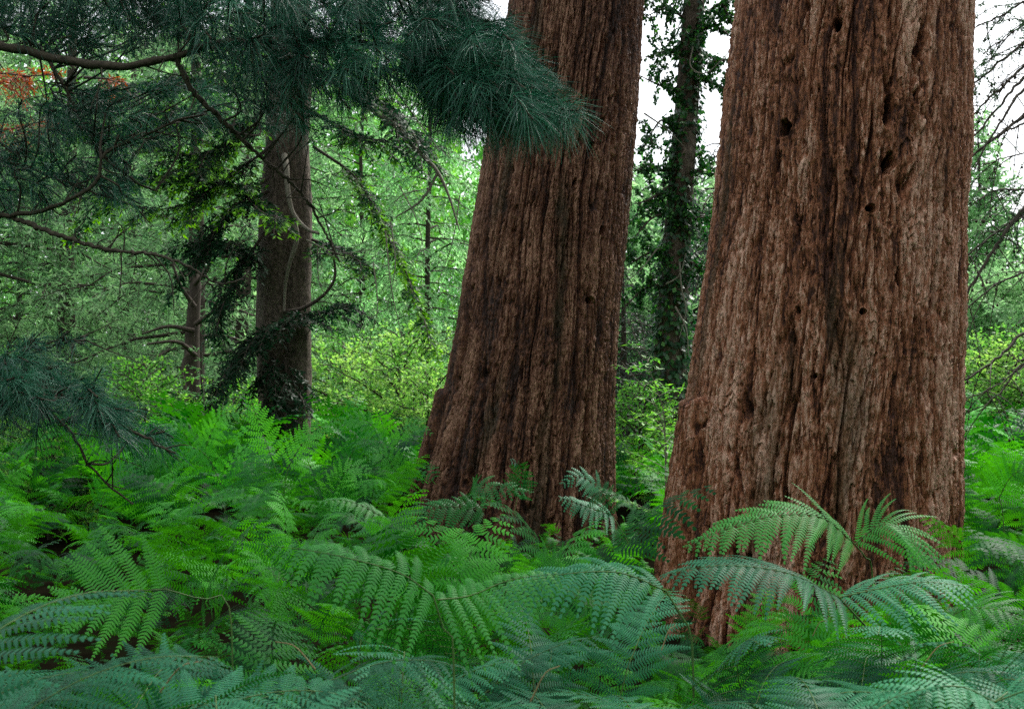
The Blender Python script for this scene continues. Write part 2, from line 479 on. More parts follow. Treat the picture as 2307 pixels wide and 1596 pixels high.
    hgt = (0.030 * big - 0.050 * groove * f1 - 0.030 * groove * f2 * (0.5 + 0.6 * sst(-0.4, 0.3, big)) - 0.016 * groove * p1 * (1.1 - 0.5 * smooth_zone) + 0.007 * gran
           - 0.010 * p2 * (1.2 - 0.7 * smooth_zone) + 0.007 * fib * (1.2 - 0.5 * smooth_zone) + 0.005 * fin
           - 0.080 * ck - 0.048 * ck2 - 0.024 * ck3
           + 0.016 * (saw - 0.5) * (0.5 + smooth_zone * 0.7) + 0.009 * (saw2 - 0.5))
    for (pts, wpx, dep) in cracks:
        pc = [onsurf(a, b) for a, b in pts]
        zc = np.array([q[1] for q in pc])[::-1]
        tcs = np.array([q[0] for q in pc])[::-1]
        ds = (TH - np.interp(ZV, zc, tcs)) * Rm + 0.05 * pe(5, 2.2, 41) + 0.02 * pe(16, 8, 42)
        fade = sst(zc[0] - 0.15, zc[0] + 0.25, ZV) * sst(zc[-1] + 0.15, zc[-1] - 0.25, ZV)
        hgt -= dep * np.exp(-(ds / (wpx / FPX * d)) ** 2) * fade * (0.55 + 0.9 * np.clip(pe(3, 1.4, 43) + 0.3, 0, 1))
    hgt = hgt - 0.26 * pit + 0.008 * np.clip(rim, 0, 1) * (1 + pe(12, 8, 46))
    # root flare: broad buttress folds near the ground
    low = sst(2.2, 0.0, ZV - zb)
    hgt += low * (0.03 * pe(0.9, 0.3, 50) + 0.025 * (1 - np.abs(pe(1.7, 0.25, 51)) * 2))
    rad = Rm + hgt
    if slab is not None:                      # a slab of bark standing proud on the edge
        for (tc_, hw, za, zb_, dep) in slab:
            mk = sst(hw, hw * 0.75, np.abs(TH - tc_)) * sst(za, za + 0.1, ZV) * sst(zb_ + 0.03, zb_ - 0.02, ZV + 0.12 * pe(8, 1, 60))
            rad += dep * mk
    Vx = c[:, None] + rad * np.cos(TH); Vy = y0 + rad * np.sin(TH)
    V = np.stack([Vx, Vy, ZV], -1)
    nr, nc = TH.shape
    i = np.arange(nr - 1)[:, None] * nc; j = np.arange(nc)[None, :]; j2 = (j + 1) % nc
    F = np.stack([i + j, i + j2, i + nc + j2, i + nc + j], -1).reshape(-1, 4)
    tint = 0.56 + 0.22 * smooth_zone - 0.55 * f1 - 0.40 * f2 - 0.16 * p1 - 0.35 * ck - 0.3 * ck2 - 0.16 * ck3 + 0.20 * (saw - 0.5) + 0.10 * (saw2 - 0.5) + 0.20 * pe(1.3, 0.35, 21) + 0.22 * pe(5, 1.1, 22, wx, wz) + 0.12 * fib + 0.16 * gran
    tint = np.clip(tint, 0, 1) - 1.5 * sst(0.25, 0.8, pit)  # bark colour darkened inside the pits, painting in the shade of the hollows
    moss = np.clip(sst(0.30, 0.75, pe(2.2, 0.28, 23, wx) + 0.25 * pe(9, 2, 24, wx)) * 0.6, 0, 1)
    root = thing(name, label, 'tree', (float(c[0]), y0, zb))
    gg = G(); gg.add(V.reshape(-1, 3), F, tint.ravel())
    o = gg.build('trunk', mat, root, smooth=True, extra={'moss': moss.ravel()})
    gw, gl = G(), G(); cr = np.random.default_rng(seed)
    for k_ in range(70):
        h_ = ztop_dense + 2.6 + k_ * 0.24; az = k_ * 2.399
        Lb = 5.6 * (1 - k_ / 90) * cr.uniform(0.7, 1.1)
        o2 = np.array([math.cos(az), math.sin(az), 0]); q0 = np.array([np.interp(h_, zv, c), y0, h_]) + o2 * 0.3
        pa = np.array([q0, q0 + o2 * Lb * .5 - Z * .12 * Lb, q0 + o2 * Lb - Z * .05 * Lb])
        tube(gw, resample(pa, 8), np.linspace(0.09, 0.015, 8), 6)
        spray(gl, gw, pa, cr, tl=1.3, sp=0.26, lsp=0.09, L=0.30, W=0.10, hang=0.3, flat=0.5, tip=0.3, tint=0.35, twig_r=0.012)
    gw.build('limbs', mat, root); gl.build('crown', M['fir'], root)
    return root, (float(c[0]), y0, float(r[1]))


pits_r = [(1885, 55, 9, 14), (1766, 288, 10, 13), (2003, 248, 8, 28), (2002, 368, 10, 20), (1962, 470, 8, 8), (2128, 466, 6, 18),
          (1945, 702, 6, 5), (1836, 846, 4, 5), (2078, 95, 7, 30)]
cr_r = [([(2085, 60), (2072, 130), (2062, 200), (2065, 330)], 8, 0.16), ([(2112, 600), (2092, 760), (2098, 900)], 7, 0.10),
        ([(2060, 850), (2050, 960), (2058, 1060)], 7, 0.12), ([(1720, 880), (1712, 960), (1700, 1040)], 6, 0.07), ([(1880, 1130), (1886, 1200)], 7, 0.10),
        ([(2080, 1020), (2082, 1140), (2070, 1230)], 8, 0.10), ([(1745, 1140), (1735, 1260)], 9, 0.10), ([(1660, 1190), (1640, 1330)], 9, 0.12), ([(1560, 1290), (1540, 1400)], 12, 0.10)]
sr, footR = sequoia('giant_sequoia', 'broad pinkish brown sequoia trunk with dark knot holes, nearer of the two giants', 11.0,
                    [(1668, -40), (1662, 0), (1640, 160), (1625, 300), (1605, 500), (1572, 700), (1540, 900), (1508, 1100), (1484, 1250), (1455, 1400), (1440, 1480)],
                    [(2204, -40), (2204, 0), (2198, 110), (2192, 250), (2190, 330), (2172, 480), (2165, 700), (2155, 900), (2148, 1100), (2146, 1300), (2150, 1480)],
                    5.6, pits_r, cr_r, 100, M['bark_light'], dz=0.0075, cols=660, groove=0.55,
                    slab=[(-PI / 2 - 1.32, 0.17, 0.3, 1.98, 0.11)])
pits_l = [(1328, 678, 8, 8), (1335, 327, 4, 6), (1356, 520, 6, 8), (1295, 410, 4, 7)]
cr_l = [([(1080, 480), (1055, 700), (1030, 900)], 7, 0.12), ([(1050, 700), (1020, 900), (1000, 1060)], 7, 0.14), ([(1085, 820), (1070, 1000), (1050, 1130)], 6, 0.12),
        ([(1395, 150), (1375, 420)], 6, 0.08), ([(1320, 900), (1325, 1060)], 6, 0.10), ([(1160, 480), (1150, 640)], 5, 0.07), ([(1220, 950), (1215, 1080)], 6, 0.09)]
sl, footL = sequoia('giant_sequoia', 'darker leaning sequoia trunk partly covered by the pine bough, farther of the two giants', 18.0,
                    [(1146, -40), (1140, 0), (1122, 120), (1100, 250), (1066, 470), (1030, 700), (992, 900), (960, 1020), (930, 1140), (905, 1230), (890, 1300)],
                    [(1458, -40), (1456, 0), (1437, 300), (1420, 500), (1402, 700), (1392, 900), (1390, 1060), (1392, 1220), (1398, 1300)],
                    8.1, pits_l, cr_l, 300, M['bark_shaded'], dz=0.012, cols=520,
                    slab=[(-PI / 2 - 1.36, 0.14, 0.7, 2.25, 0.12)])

# ------------------------------------------------------------------ bracken fronds
def frond_geo(path, t0, npin, pinL, up, droop=0.25, lod=2, rng=R, curl=0.10, ang=0.45, sp=0.0125, tint=0.5, tvar=0.10, stem_r=0.004, gs=None, gl=None, lop=(1, 1), wid=0.56):
    """one frond: stem tube along path, pinnae pairs carrying blunt pinnules"""
    gs = gs or G(); gl = gl or G()
    K = 40
    P = resample(path, K); T = tangents(P)
    s = np.linspace(0, 1, K)
    tube(gs, P, stem_r * (1 - 0.85 * s), 5 if lod > 1 else 3)
    Lb = length(P) * (1 - t0); gap = Lb / npin
    for k in range(npin):
        uu = (k / (npin - 0.4)) ** 0.88
        if uu > 0.985:
            continue
        q = t0 + (1 - t0) * uu
        pos = np.array([np.interp(q, s, P[:, a]) for a in range(3)])
        tg = nrm(np.array([np.interp(q, s, T[:, a]) for a in range(3)]))
        B = nrm(np.cross(up, tg)); Nn = np.cross(tg, B)
        l0 = pinL * (1 - uu) ** 0.8 * (0.9 if k == 0 else 1.0) + 0.02
        for side, lp in ((1, lop[0]), (-1, lop[1])):
            l = l0 * rng.uniform(0.78, 1.12) * lp * (0.45 if rng.random() < 0.04 else 1)
            if l < 0.015:
                continue
            a = ang + 0.25 * uu + rng.uniform(-0.13, 0.13)
            dp0, cu0 = droop, curl
            droop = dp0 * rng.uniform(0.6, 1.5) + rng.uniform(0, 0.08); curl = cu0 + rng.uniform(-0.08, 0.08)
            d = nrm(B * side * math.cos(a) + tg * math.sin(a) + Nn * rng.uniform(-0.02, 0.12))
            m = max(3, int(l / sp)) if lod > 0 else max(3, int(l / (sp * 2.4)))
            v = (np.arange(m) + 0.7) / (m + 0.3)
            base = pos + d * l * v[:, None] + (tg * curl - Z * droop) * l * (v ** 2)[:, None]
            dd = nrm(d + (tg * curl - Z * droop) * 2 * v[:, None])
            Q = nrm(np.cross(np.cross(dd, np.cross(B * side, tg) * side), dd) * 0 + np.cross(Nn, dd))
            plen = min(gap * wid, l * 0.2) * np.minimum(1, 2.2 * (1 - v)) ** 0.8 * (1 - 0.35 * v) * rng.uniform(0.85, 1.12, m) + 0.003
            w = (np.linalg.norm(d + (tg * curl - Z * droop) * 2 * v[:, None], axis=1) * l / m * (0.70 if lod > 1 else 0.76 if lod > 0 else 1.0))[:, None]
            tn = np.clip(tint + rng.normal(0, tvar) + 0.15 * (v - 0.5) + rng.normal(0, 0.04, m), 0, 1)
            for sg in (1, -1):
                e = nrm(Q * sg + dd * 0.42 - Z * 0.12)
                V = np.zeros((m, 6 if lod > 1 else 4, 3))
                if lod > 1:
                    V[:, 0] = base - dd * w * 0.5; V[:, 1] = base + dd * w * 0.5
                    mid = base + e * (plen * 0.6)[:, None]
                    V[:, 2] = mid + dd * w * 0.40; V[:, 5] = mid - dd * w * 0.40
                    tip = base + e * plen[:, None] - Z * (plen * 0.10)[:, None]
                    V[:, 3] = tip + dd * w * 0.13; V[:, 4] = tip - dd * w * 0.13
                    b = np.arange(m)[:, None] * 6
                    F = np.concatenate([b + np.array([[0, 1, 2, 5]]), b + np.array([[5, 2, 3, 4]])])
                else:
                    V[:, 0] = base - dd * w * 0.5; V[:, 1] = base + dd * w * 0.5
                    tip = base + e * plen[:, None]
                    V[:, 2] = tip + dd * w * 0.18; V[:, 3] = tip - dd * w * 0.18
                    F = np.arange(m * 4).reshape(m, 4)
                gl.add(V.reshape(-1, 3), F, np.repeat(tn, V.shape[1]))
            if lod > 1:
                qv = np.linspace(0, 1, 5)
                mp = pos + d * l * qv[:, None] + (tg * curl - Z * droop) * l * (qv ** 2)[:, None] - Nn * 0.0015
                tube(gs, mp, 0.0017 * (1 - 0.7 * qv), 3)
            droop, curl = dp0, cu0
    return gs, gl


def variant(rng, lod, h=0.8, L=0.8, tint=0.5, steep=False):
    """frond in its own frame: stipe rises from the origin, blade arches towards +x"""
    lean = rng.uniform(0.05, 0.24); a = rng.uniform(-0.15, 0.6)
    bend = rng.uniform(0.15, 0.62)
    if steep:
        a = rng.uniform(0.55, 1.15); bend = rng.uniform(0.1, 0.45)
    sd = rng.uniform(-0.1, 0.1)
    pts = [np.array([0, 0, 0]), np.array([lean * 0.25, sd * .3, h * 0.5]), np.array([lean, sd * .6, h])]
    p = pts[-1].copy()
    for q in range(1, 5):
        f = q / 4
        el = a + 0.55 * (1 - f) - bend * f * 2.0
        p = p + L / 4 * np.array([math.cos(el), sd * 0.6, math.sin(el)])
        pts.append(p.copy())
    t0 = h / (h + L) * 0.95
    up = np.array([-0.05, rng.uniform(-0.55, 0.55), 1.0])
    return frond_geo(pts, t0, 14 if lod > 1 else (12 if lod == 1 else 10), L * rng.uniform(0.46, 0.58), up, droop=rng.uniform(0.08, 0.45), lod=lod, rng=rng,
                     sp=0.0105 if lod > 1 else 0.017, tint=tint)


def in_trunk(x, y, pad):
    for (cx, cy, r) in (footR, footL):
        if (x - cx) ** 2 + (y - cy) ** 2 < (r + pad) ** 2:
            return True
    return False


vr = np.random.default_rng(5)
HI = [variant(vr, 2, h=vr.uniform(0.58, 0.82), L=vr.uniform(0.40, 0.56)) for _ in range(14)]
HI_m = [(a.mesh('stem', M['stem_green'], True), b) for a, b in HI]
HI_front = [(a, b.mesh('leaflets', M['bracken_front'])) for a, b in HI_m]
HI_mid = [(a, b.mesh('leaflets', M['bracken_mid'])) for a, b in HI_m]


def cat_geo(gl):
    V = np.concatenate(gl.V); A = np.concatenate(gl.A); F4 = np.concatenate(gl.F)
    return V, A, F4


MIDV = [cat_geo(variant(vr, 1, h=vr.uniform(0.54, 0.78), L=vr.uniform(0.44, 0.64), steep=i % 3 == 0)[1]) for i in range(12)]
LOWV = [cat_geo(variant(vr, 0, h=vr.uniform(0.55, 0.78), L=vr.uniform(0.55, 0.8), steep=i % 2 == 0)[1]) for i in range(10)]
MIDS = None


def fern_height(x, y):
    """how tall the bracken stands here (scale of the frond)"""
    h = 1.0 + 0.42 * pn(np.array(x * 0.55), np.array(y * 0.45), seed=77) + 0.16 * pn(np.array(x * 1.7), np.array(y * 1.7), seed=78)
    px = PW / 2 + x / max(y, 0.1) * FPX
    if y > 13:
        h += 0.55 * float(sst(12.5, 18, y)) * float(sst(1000, 800, px)) * float(sst(100, 450, px))
    if y > 12 and px > 2050:
        h += 0.25
    h *= 1 - 0.30 * float(sst(3.0, 3.3, y) * sst(4.7, 4.3, y) * sst(560, 700, px) * sst(1330, 1200, px))
    # low growth on the trodden ground before both sequoias
    gy_ = float(gz(y))
    if y < 4.6:
        h = min(max(h, 0.85), (1.68 - 0.150 * y) / 1.0)
    if 4.4 < y < 10.9 and 1380 < px < 2240:
        h = min(h, (1.68 - (0.160 if px < 1680 else 0.128) * y - gy_) / 1.05)
    if 8.0 < y < 18.6 and 860 < px < 1470:
        h = min(h, (1.68 - 0.078 * y - gy_) / 1.08)
    if 12.5 < y < 25 and 570 < px < 775:
        h = min(h, (1.64 - 0.016 * y - gy_) / 1.12)
    if 4.6 <= y < 7.2 and px < 620:
        h = min(h, (1.66 - 0.152 * y) / 1.1)
    if y > 11:
        h = min(h, 1.55 if px > 430 else 1.25)
    h = max(h, 0.22)
    # dark hollows in the bed
    hol = max(math.exp(-((px - a) / w_) ** 2 - ((y - b) / d_) ** 2) for a, w_, b, d_ in
              ((60, 170, 6.6, 1.1), (740, 120, 11.0, 1.3), (340, 130, 8.6, 0.9), (830, 150, 6.3, 0.7), (150, 120, 12.2, 1.0), (1250, 110, 8.8, 0.9), (500, 90, 13.0, 0.8), (2190, 60, 12, 1.0), (640, 55, 5.0, 0.3), (1000, 70, 10.0, 0.6), (300, 90, 10.6, 0.8), (60, 110, 9.2, 0.8)))
    return float(h * (1 - 0.66 * hol)), hol


cands = []
sr_ = np.random.default_rng(21)


def scatter(y0, y1, step):
    y = y0
    while y < y1:
        hw = 0.42 * y + 1.1
        x = -hw
        while x < hw:
            xx, yy = x + sr_.uniform(-.5, .5) * step, y + sr_.uniform(-.5, .5) * step
            x += step
            h, hol = fern_height(xx, yy)
            if in_trunk(xx, yy, 0.12) or sr_.random() < hol * 0.45:
                continue
            cands.append((xx, yy, h))
        y += step


scatter(2.75, 4.6, 0.215)
scatter(4.6, 8.2, 0.265)
NEAR = list(cands); cands.clear()
scatter(8.2, 16, 0.34)
MID = list(cands); cands.clear()
scatter(16, 30, 0.38)
FAR = list(cands); cands.clear()
scatter(30, 44, 0.7)
FAR += cands
NEAR.sort(key=lambda c: c[1])


def zone(x, y):
    px = PW / 2 + x / y * FPX
    if y < 4.3:
        if px < 760: return 'blue green bracken frond along the front edge of the bed, bottom left', 'bracken along the bottom left edge'
        if px < 1530: return 'blue green bracken frond along the front edge of the bed, bottom middle', 'bracken along the bottom middle edge'
        return 'blue green bracken frond along the front edge of the bed, bottom right', 'bracken along the bottom right edge'
    if y < 6.2:
        if px < 620: return 'bracken frond in the second rank on the left, below the dark hollow', 'second rank bracken on the left'
        if px < 1400: return 'bracken frond in the second rank, around and under the long arching frond', 'second rank bracken in the middle'
        return 'bracken frond in the second rank before the foot of the nearer sequoia', 'second rank bracken before the nearer sequoia'
    if px < 620: return 'bracken frond beside the dark hollow at the left edge', 'bracken around the dark hollow'
    if px < 1400: return 'bracken frond in the middle bed between the arching frond and the farther sequoia', 'bracken in the middle bed'
    return 'bracken frond close against the foot of the nearer sequoia', 'bracken against the nearer sequoia'


nindiv = 0
for (x, y, h) in NEAR[:272]:
    lab, grp = zone(x, y)
    k = int(sr_.integers(len(HI)))
    px = PW / 2 + x / y * FPX
    front = y < 4.7 + sr_.uniform(-0.2, 1.8)
    st, lf = (HI_front if front else HI_mid)[k]
    o = thing('bracken_frond', lab, 'fern', (x, y, float(gz(y)) - 0.02), grp)
    o.rotation_euler = (sr_.uniform(-.24, .24), sr_.uniform(-.24, .24), sr_.uniform(0, 2 * PI))
    sc = h * sr_.uniform(0.92, 1.1)
    o.scale = (sc * 1.05, sc * 1.05, sc)
    for nm, me in (('stem', st), ('leaflets', lf)):
        c = bpy.data.objects.new(nm, me); COL.objects.link(c); c.parent = o
    nindiv += 1
BED = NEAR[272:]
lo_ = np.random.default_rng(61)
for _ in range(900):
    yy = lo_.uniform(3.2, 17); xx = lo_.uniform(-1, 1) * (0.42 * yy + 0.8)
    if not in_trunk(xx, yy, 0.1):
        BED.append((xx, yy, lo_.uniform(0.26, 0.46)))


def bed(pts, VAR, gg, rng):
    for (x, y, h) in pts:
        V, A, F = VAR[int(rng.integers(len(VAR)))]
        a = rng.uniform(0, 2 * PI); ca, sa = math.cos(a), math.sin(a)
        sc = h * rng.uniform(0.88, 1.15)
        tl = rng.uniform(-0.32, 0.32, 2)
        W = V * sc
        W = np.stack([W[:, 0] * ca - W[:, 1] * sa + W[:, 2] * tl[0] + x, W[:, 0] * sa + W[:, 1] * ca + W[:, 2] * tl[1] + y, W[:, 2] + float(gz(y)) - 0.02], 1)
        gg.add(W, F, np.clip(A + rng.normal(-0.02, 0.34), 0, 1))


br = np.random.default_rng(31)
gg = G(); bed(BED, MIDV, gg, br); bed(MID, MIDV, gg, br)
bed(FAR, LOWV, gg, br)
tag(gg.build('bracken_bed', M['bracken_bed']), 'dense bright green bracken covering the ground round and behind both sequoias', 'bracken', kind='stuff')
print('near', len(NEAR), 'mid', len(MID), 'far', len(FAR), 'bed verts', gg.n)


def hero(label, stem, blades, mat, pinL, up, droop=0.25, npin=14, tint=0.5, lop=(1, 1), group=None, r=0.005, sp=0.013, ang=0.45, curl=0.1, wid=0.60):
    """a single frond that stands out: stem px path and one or more blade px paths"""
    P = atl(stem)
    b0 = P[0].copy(); base = np.array([b0[0], b0[1], float(gz(b0[1])) - 0.02])
    root = thing('bracken_frond', label, 'fern', tuple(base), group)
    gs, gl = G(), G()
    full = np.vstack([[base], P]) if np.linalg.norm(b0 - base) > 0.05 else P
    tube(gs, resample(full, 24), np.linspace(r, r * 0.75, 24), 6)
    for bl in blades:
        gl = G()
        frond_geo(atl(bl), 0.03, npin, pinL, np.array(up, float), droop, 2, np.random.default_rng(int(bl[0][0] * 7 + bl[-1][0] * 3) % 9973), curl, ang, sp, tint, 0.07, r * 0.7, gs, gl, lop, wid)
        gl.build('leaflets', mat, root)
    gs.build('stem', M['stem_green'], root, True)
    return root


hero('yellow green bracken frond spread flat before the dark hollow at left', [(520, 1395, 5.1), (450, 1350, 5.05), (372, 1326, 5.0)],
     [[(372, 1326, 5.0), (250, 1335, 4.95), (160, 1355, 4.9), (92, 1392, 4.85)]], M['bracken_fresh'], 0.30, (0.1, -1.0, 0.35), 0.0, 9, 0.8, r=0.004, ang=0.35, wid=0.62)
hero('long arching bracken frond with leaflets hanging like a fringe, centre of the bed', [(1022, 1500, 4.0), (1000, 1420, 4.0), (975, 1340, 4.0)],
     [[(975, 1340, 4.0), (900, 1290, 3.95), (780, 1255, 3.9), (680, 1236, 3.9), (600, 1228, 3.95)], [(985, 1350, 4.0), (1060, 1340, 4.05), (1150, 1305, 4.1), (1260, 1290, 4.15)]],
     M['bracken_fresh'], 0.20, (0.0, -0.75, 0.8), 0.65, 14, 0.45, r=0.004, ang=0.25, wid=0.55, sp=0.010)
hero('light green bracken frond standing out against the bark of the nearer sequoia', [(1965, 1310, 6.5), (1952, 1260, 6.45), (1925, 1225, 6.4)],
     [[(1925, 1225, 6.4), (1850, 1165, 6.3), (1750, 1160, 6.2), (1650, 1185, 6.1), (1545, 1232, 6.0)], [(1925, 1225, 6.4), (1985, 1180, 6.35), (2040, 1200, 6.3), (2085, 1270, 6.2)]],
     M['bracken_fresh'], 0.37, (0.15, -0.62, 0.9), 0.34, 19, 0.65, ang=0.6, lop=(1, 0.9), sp=0.016, wid=0.66)
hero('wide blue green bracken frond crossing low in front of the nearer sequoia', [(2040, 1490, 5.0), (1960, 1420, 5.0), (1890, 1345, 5.0)],
     [[(1890, 1345, 5.0), (1790, 1295, 4.9), (1690, 1275, 4.85), (1590, 1275, 4.8), (1490, 1295, 4.8)], [(1890, 1345, 5.0), (1980, 1325, 4.95), (2080, 1310, 4.9), (2180, 1320, 4.9)]],
     M['bracken_front'], 0.34, (0.0, -0.40, 1.0), 0.35, 19, 0.6, ang=0.55, sp=0.014, wid=0.66)
hero('blue green bracken frond reaching left from the foot of the nearer sequoia', [(1560, 1480, 4.7), (1540, 1400, 4.7), (1500, 1330, 4.7)],
     [[(1500, 1330, 4.7), (1400, 1290, 4.65), (1290, 1290, 4.6), (1180, 1310, 4.6), (1100, 1345, 4.6)]], M['bracken_front'], 0.26, (0.0, -0.6, 0.9), 0.5, 17, 0.6, ang=0.5, wid=0.64)
hero('tall bright frond standing upright against the fir trunk', [(640, 1120, 16.0), (615, 1040, 16.0)],
     [[(615, 1040, 16.0), (590, 970, 15.9), (572, 920, 15.9), (556, 878, 15.9)]], M['bracken_fresh'], 0.34, (0.1, -1.0, 0.2), 0.0, 13, 0.8, sp=0.03, r=0.006)
hero('bright frond leaning right beside the fir trunk', [(640, 1110, 15.5), (650, 1050, 15.5)],
     [[(650, 1050, 15.5), (680, 1000, 15.4), (720, 960, 15.4), (760, 945, 15.4)]], M['bracken_fresh'], 0.36, (-0.2, -1.0, 0.5), 0.05, 13, 0.8, sp=0.03, r=0.006)
hero('dark frond curling up against the bark of the farther sequoia, left of its middle', [(1150, 1210, 14.0), (1165, 1120, 14.0)],
     [[(1165, 1120, 14.0), (1175, 1070, 13.9), (1170, 1045, 13.8), (1150, 1038, 13.7)]], M['bracken_front'], 0.26, (-0.3, -1.0, 0.4), 0.15, 11, 0.5, sp=0.025, r=0.005)
hero('spreading green frond at the left foot of the farther sequoia', [(1060, 1220, 12.5), (1090, 1150, 12.5)],
     [[(1090, 1150, 12.5), (1060, 1110, 12.4), (1090, 1095, 12.3), (1200, 1110, 12.2)], [(1090, 1150, 12.5), (1020, 1140, 12.4), (960, 1150, 12.3), (925, 1180, 12.2)]],
     M['bracken_mid'], 0.34, (0.0, -0.8, 0.8), 0.3, 12, 0.6, sp=0.025, r=0.005)
hero('blue green frond bent over at the right foot of the farther sequoia', [(1420, 1240, 12.5), (1380, 1160, 12.5)],
     [[(1380, 1160, 12.5), (1350, 1100, 12.4), (1300, 1072, 12.3), (1265, 1090, 12.2)], [(1380, 1160, 12.5), (1320, 1140, 12.3), (1260, 1120, 12.2)]],
     M['bracken_front'], 0.34, (0.0, -0.8, 0.8), 0.35, 12, 0.6, sp=0.022, r=0.005)
hero('small upright yellow green frond between the two sequoias', [(1222, 1375, 7.0), (1224, 1340, 7.0)],
     [[(1224, 1340, 7.0), (1226, 1300, 7.0), (1226, 1262, 7.0), (1224, 1236, 6.95)]], M['bracken_fresh'], 0.09, (0.0, -1.0, 0.2), 0.0, 12, 0.6, r=0.003)
hero('pale edged frond pointing left before the farther sequoia', [(900, 1210, 9.5), (870, 1170, 9.5)],
     [[(870, 1170, 9.5), (820, 1140, 9.4), (770, 1125, 9.3), (715, 1130, 9.2)]], M['bracken_fresh'], 0.18, (0.0, -0.7, 0.9), 0.4, 12, 0.5, r=0.004)
hero('light green frond hanging over the bed at the right of the nearer sequoia', [(2150, 1480, 6.0), (2120, 1400, 6.0)],
     [[(2120, 1400, 6.0), (2180, 1370, 5.9), (2260, 1375, 5.8), (2330, 1420, 5.7)]], M['bracken_fresh'], 0.3, (0.0, -0.6, 1.0), 0.3, 13, 0.3, r=0.004)
hero('light green frond in the bed right of the nearer sequoia, near the picture edge', [(2260, 1180, 10.0), (2250, 1120, 10.0)],
     [[(2250, 1120, 10.0), (2280, 1070, 9.9), (2330, 1050, 9.8), (2380, 1060, 9.8)]], M['bracken_fresh'], 0.34, (0.0, -0.7, 0.8), 0.2, 13, 0.3, r=0.005, sp=0.02)
hero('pale frond draped along the lower right corner of the bed', [(2280, 1640, 3.2), (2240, 1580, 3.2)],
     [[(2240, 1580, 3.2), (2160, 1545, 3.15), (2060, 1555, 3.1), (1960, 1590, 3.1)], [(2240, 1580, 3.2), (2330, 1550, 3.15), (2420, 1560, 3.1)]], M['bracken_front'], 0.22, (0.0, -0.35, 1.0), 0.25, 13, 0.85, r=0.004)


mr_ = np.random.default_rng(404)
for (px, py, dd) in [(490, 925, 17), (420, 960, 16.5), (840, 940, 16.5), (905, 955, 17), (800, 985, 15.5), (470, 1010, 15), (880, 1020, 15), (540, 1040, 14.5), (380, 1030, 15), (250, 1060, 14.5), (770, 1050, 14)]:
    sx = mr_.choice([-1, 1]); ln = mr_.uniform(60, 110)
    hero('tall bright bracken frond in the mound before the fir tree',
         [(px - sx * 40, py + 190, dd), (px - sx * 30, py + 90, dd)],
         [[(px - sx * 30, py + 90, dd), (px - sx * 12, py + 45, dd - .1), (px + sx * 8, py + 12, dd - .2), (px + sx * ln * .5, py, dd - .3), (px + sx * ln, py + mr_.uniform(10, 45), dd - .4)]],
         M['bracken_fresh' if mr_.random() < .6 else 'bracken_mid'], mr_.uniform(0.3, 0.42), (sx * -0.2, -0.9, 0.55), 0.2, 13, mr_.uniform(0.4, 0.9), sp=0.024, r=0.006, group='tall bracken before the fir')


M['straw'] = woodmat('straw_stalk', (0.16, 0.11, 0.045), (0.30, 0.21, 0.10), (30, 30, 6), 0.2, 0.002, 0.6)
for (px, py, dd) in [(710, 1490, 3.6), (1195, 1560, 3.1), (1490, 1450, 4.4), (2075, 1490, 4.3), (360, 1540, 3.2), (1830, 1420, 5.0)]:
    q = at(px, py, dd); e = q + np.array([mr_.choice([-1, 1]) * mr_.uniform(.05, .12), mr_.uniform(-.06, .06), mr_.uniform(.02, .07)])
    o = thing('dead_stalk', 'short straw coloured dead stalk lying on the fronds of the front bed', 'dead stalk', tuple(q), 'dead stalks on the bracken')
    gs = G(); tube(gs, resample(np.array([q - Z * .02, (q + e) / 2 + Z * .015, e]), 10), np.linspace(0.0024, 0.0012, 10), 5); gs.build('stalk', M['straw'], o, True)


def conifer_mesh(rng, H, r0, base, Rmax, nbr, rise=0.15, droop=0.45, opts=None, shape=0.8, up=False):
    """trunk, limbs and crown of a tree standing at its own origin"""
    opts = opts or {}
    gt, gw, gl = G(), G(), G()
    n = 14
    zz = np.linspace(0, H, n)
    wob = np.cumsum(rng.normal(0, 0.02 * H / n, (n, 2)), 0)
    P = np.stack([wob[:, 0], wob[:, 1], zz], 1)
    tube(gt, P, r0 * (1 - 0.93 * zz / H) + 0.25 * r0 * np.exp(-zz / 0.4), 10)
    for k in range(nbr):
        f = (k + rng.random()) / nbr
        h = base + (H - base) * f
        Lb = Rmax * (1 - f) ** shape * rng.uniform(0.65, 1.15) + 0.25
        az = k * 2.399 + rng.uniform(-0.5, 0.5)
        out = np.array([math.cos(az), math.sin(az), 0.0])
        p0 = np.array([np.interp(h, zz, P[:, 0]), np.interp(h, zz, P[:, 1]), h])
        t = np.linspace(0, 1, 7)[:, None]
        path = p0 + out * Lb * t + Z * (rise * t - droop * t ** 2) * Lb + np.concatenate([np.zeros((1, 3)), np.cumsum(rng.normal(0, 0.03 * Lb, (6, 3)), 0)])
        tube(gw, path, np.linspace(0.010 * Lb + 0.008, 0.005, 7), 5)
        spray(gl, gw, path, rng, **{**dict(tl=0.32 * Lb + 0.25), **opts})
    return gt, gw, gl


def put_tree(name, label, cat, meshes, px, d, sc=1.0, rot=0.0, group=None, zsc=1.0):
    q = at(px, 900, d)
    root = thing(name, label, cat, (float(q[0]), float(q[1]), float(gz(q[1])) - 0.1), group)
    root.rotation_euler = (0, 0, rot); root.scale = (sc, sc, sc * zsc)
    for nm, me in meshes:
        c = bpy.data.objects.new(nm, me); COL.objects.link(c); c.parent = root
    return root


def tree_kind(g3, wood, leaf):
    gt, gw, gl = g3
    return [('trunk', gt.mesh('trunk', wood, True)), ('limbs', gw.mesh('limbs', wood)), ('crown', gl.mesh('crown', leaf))]


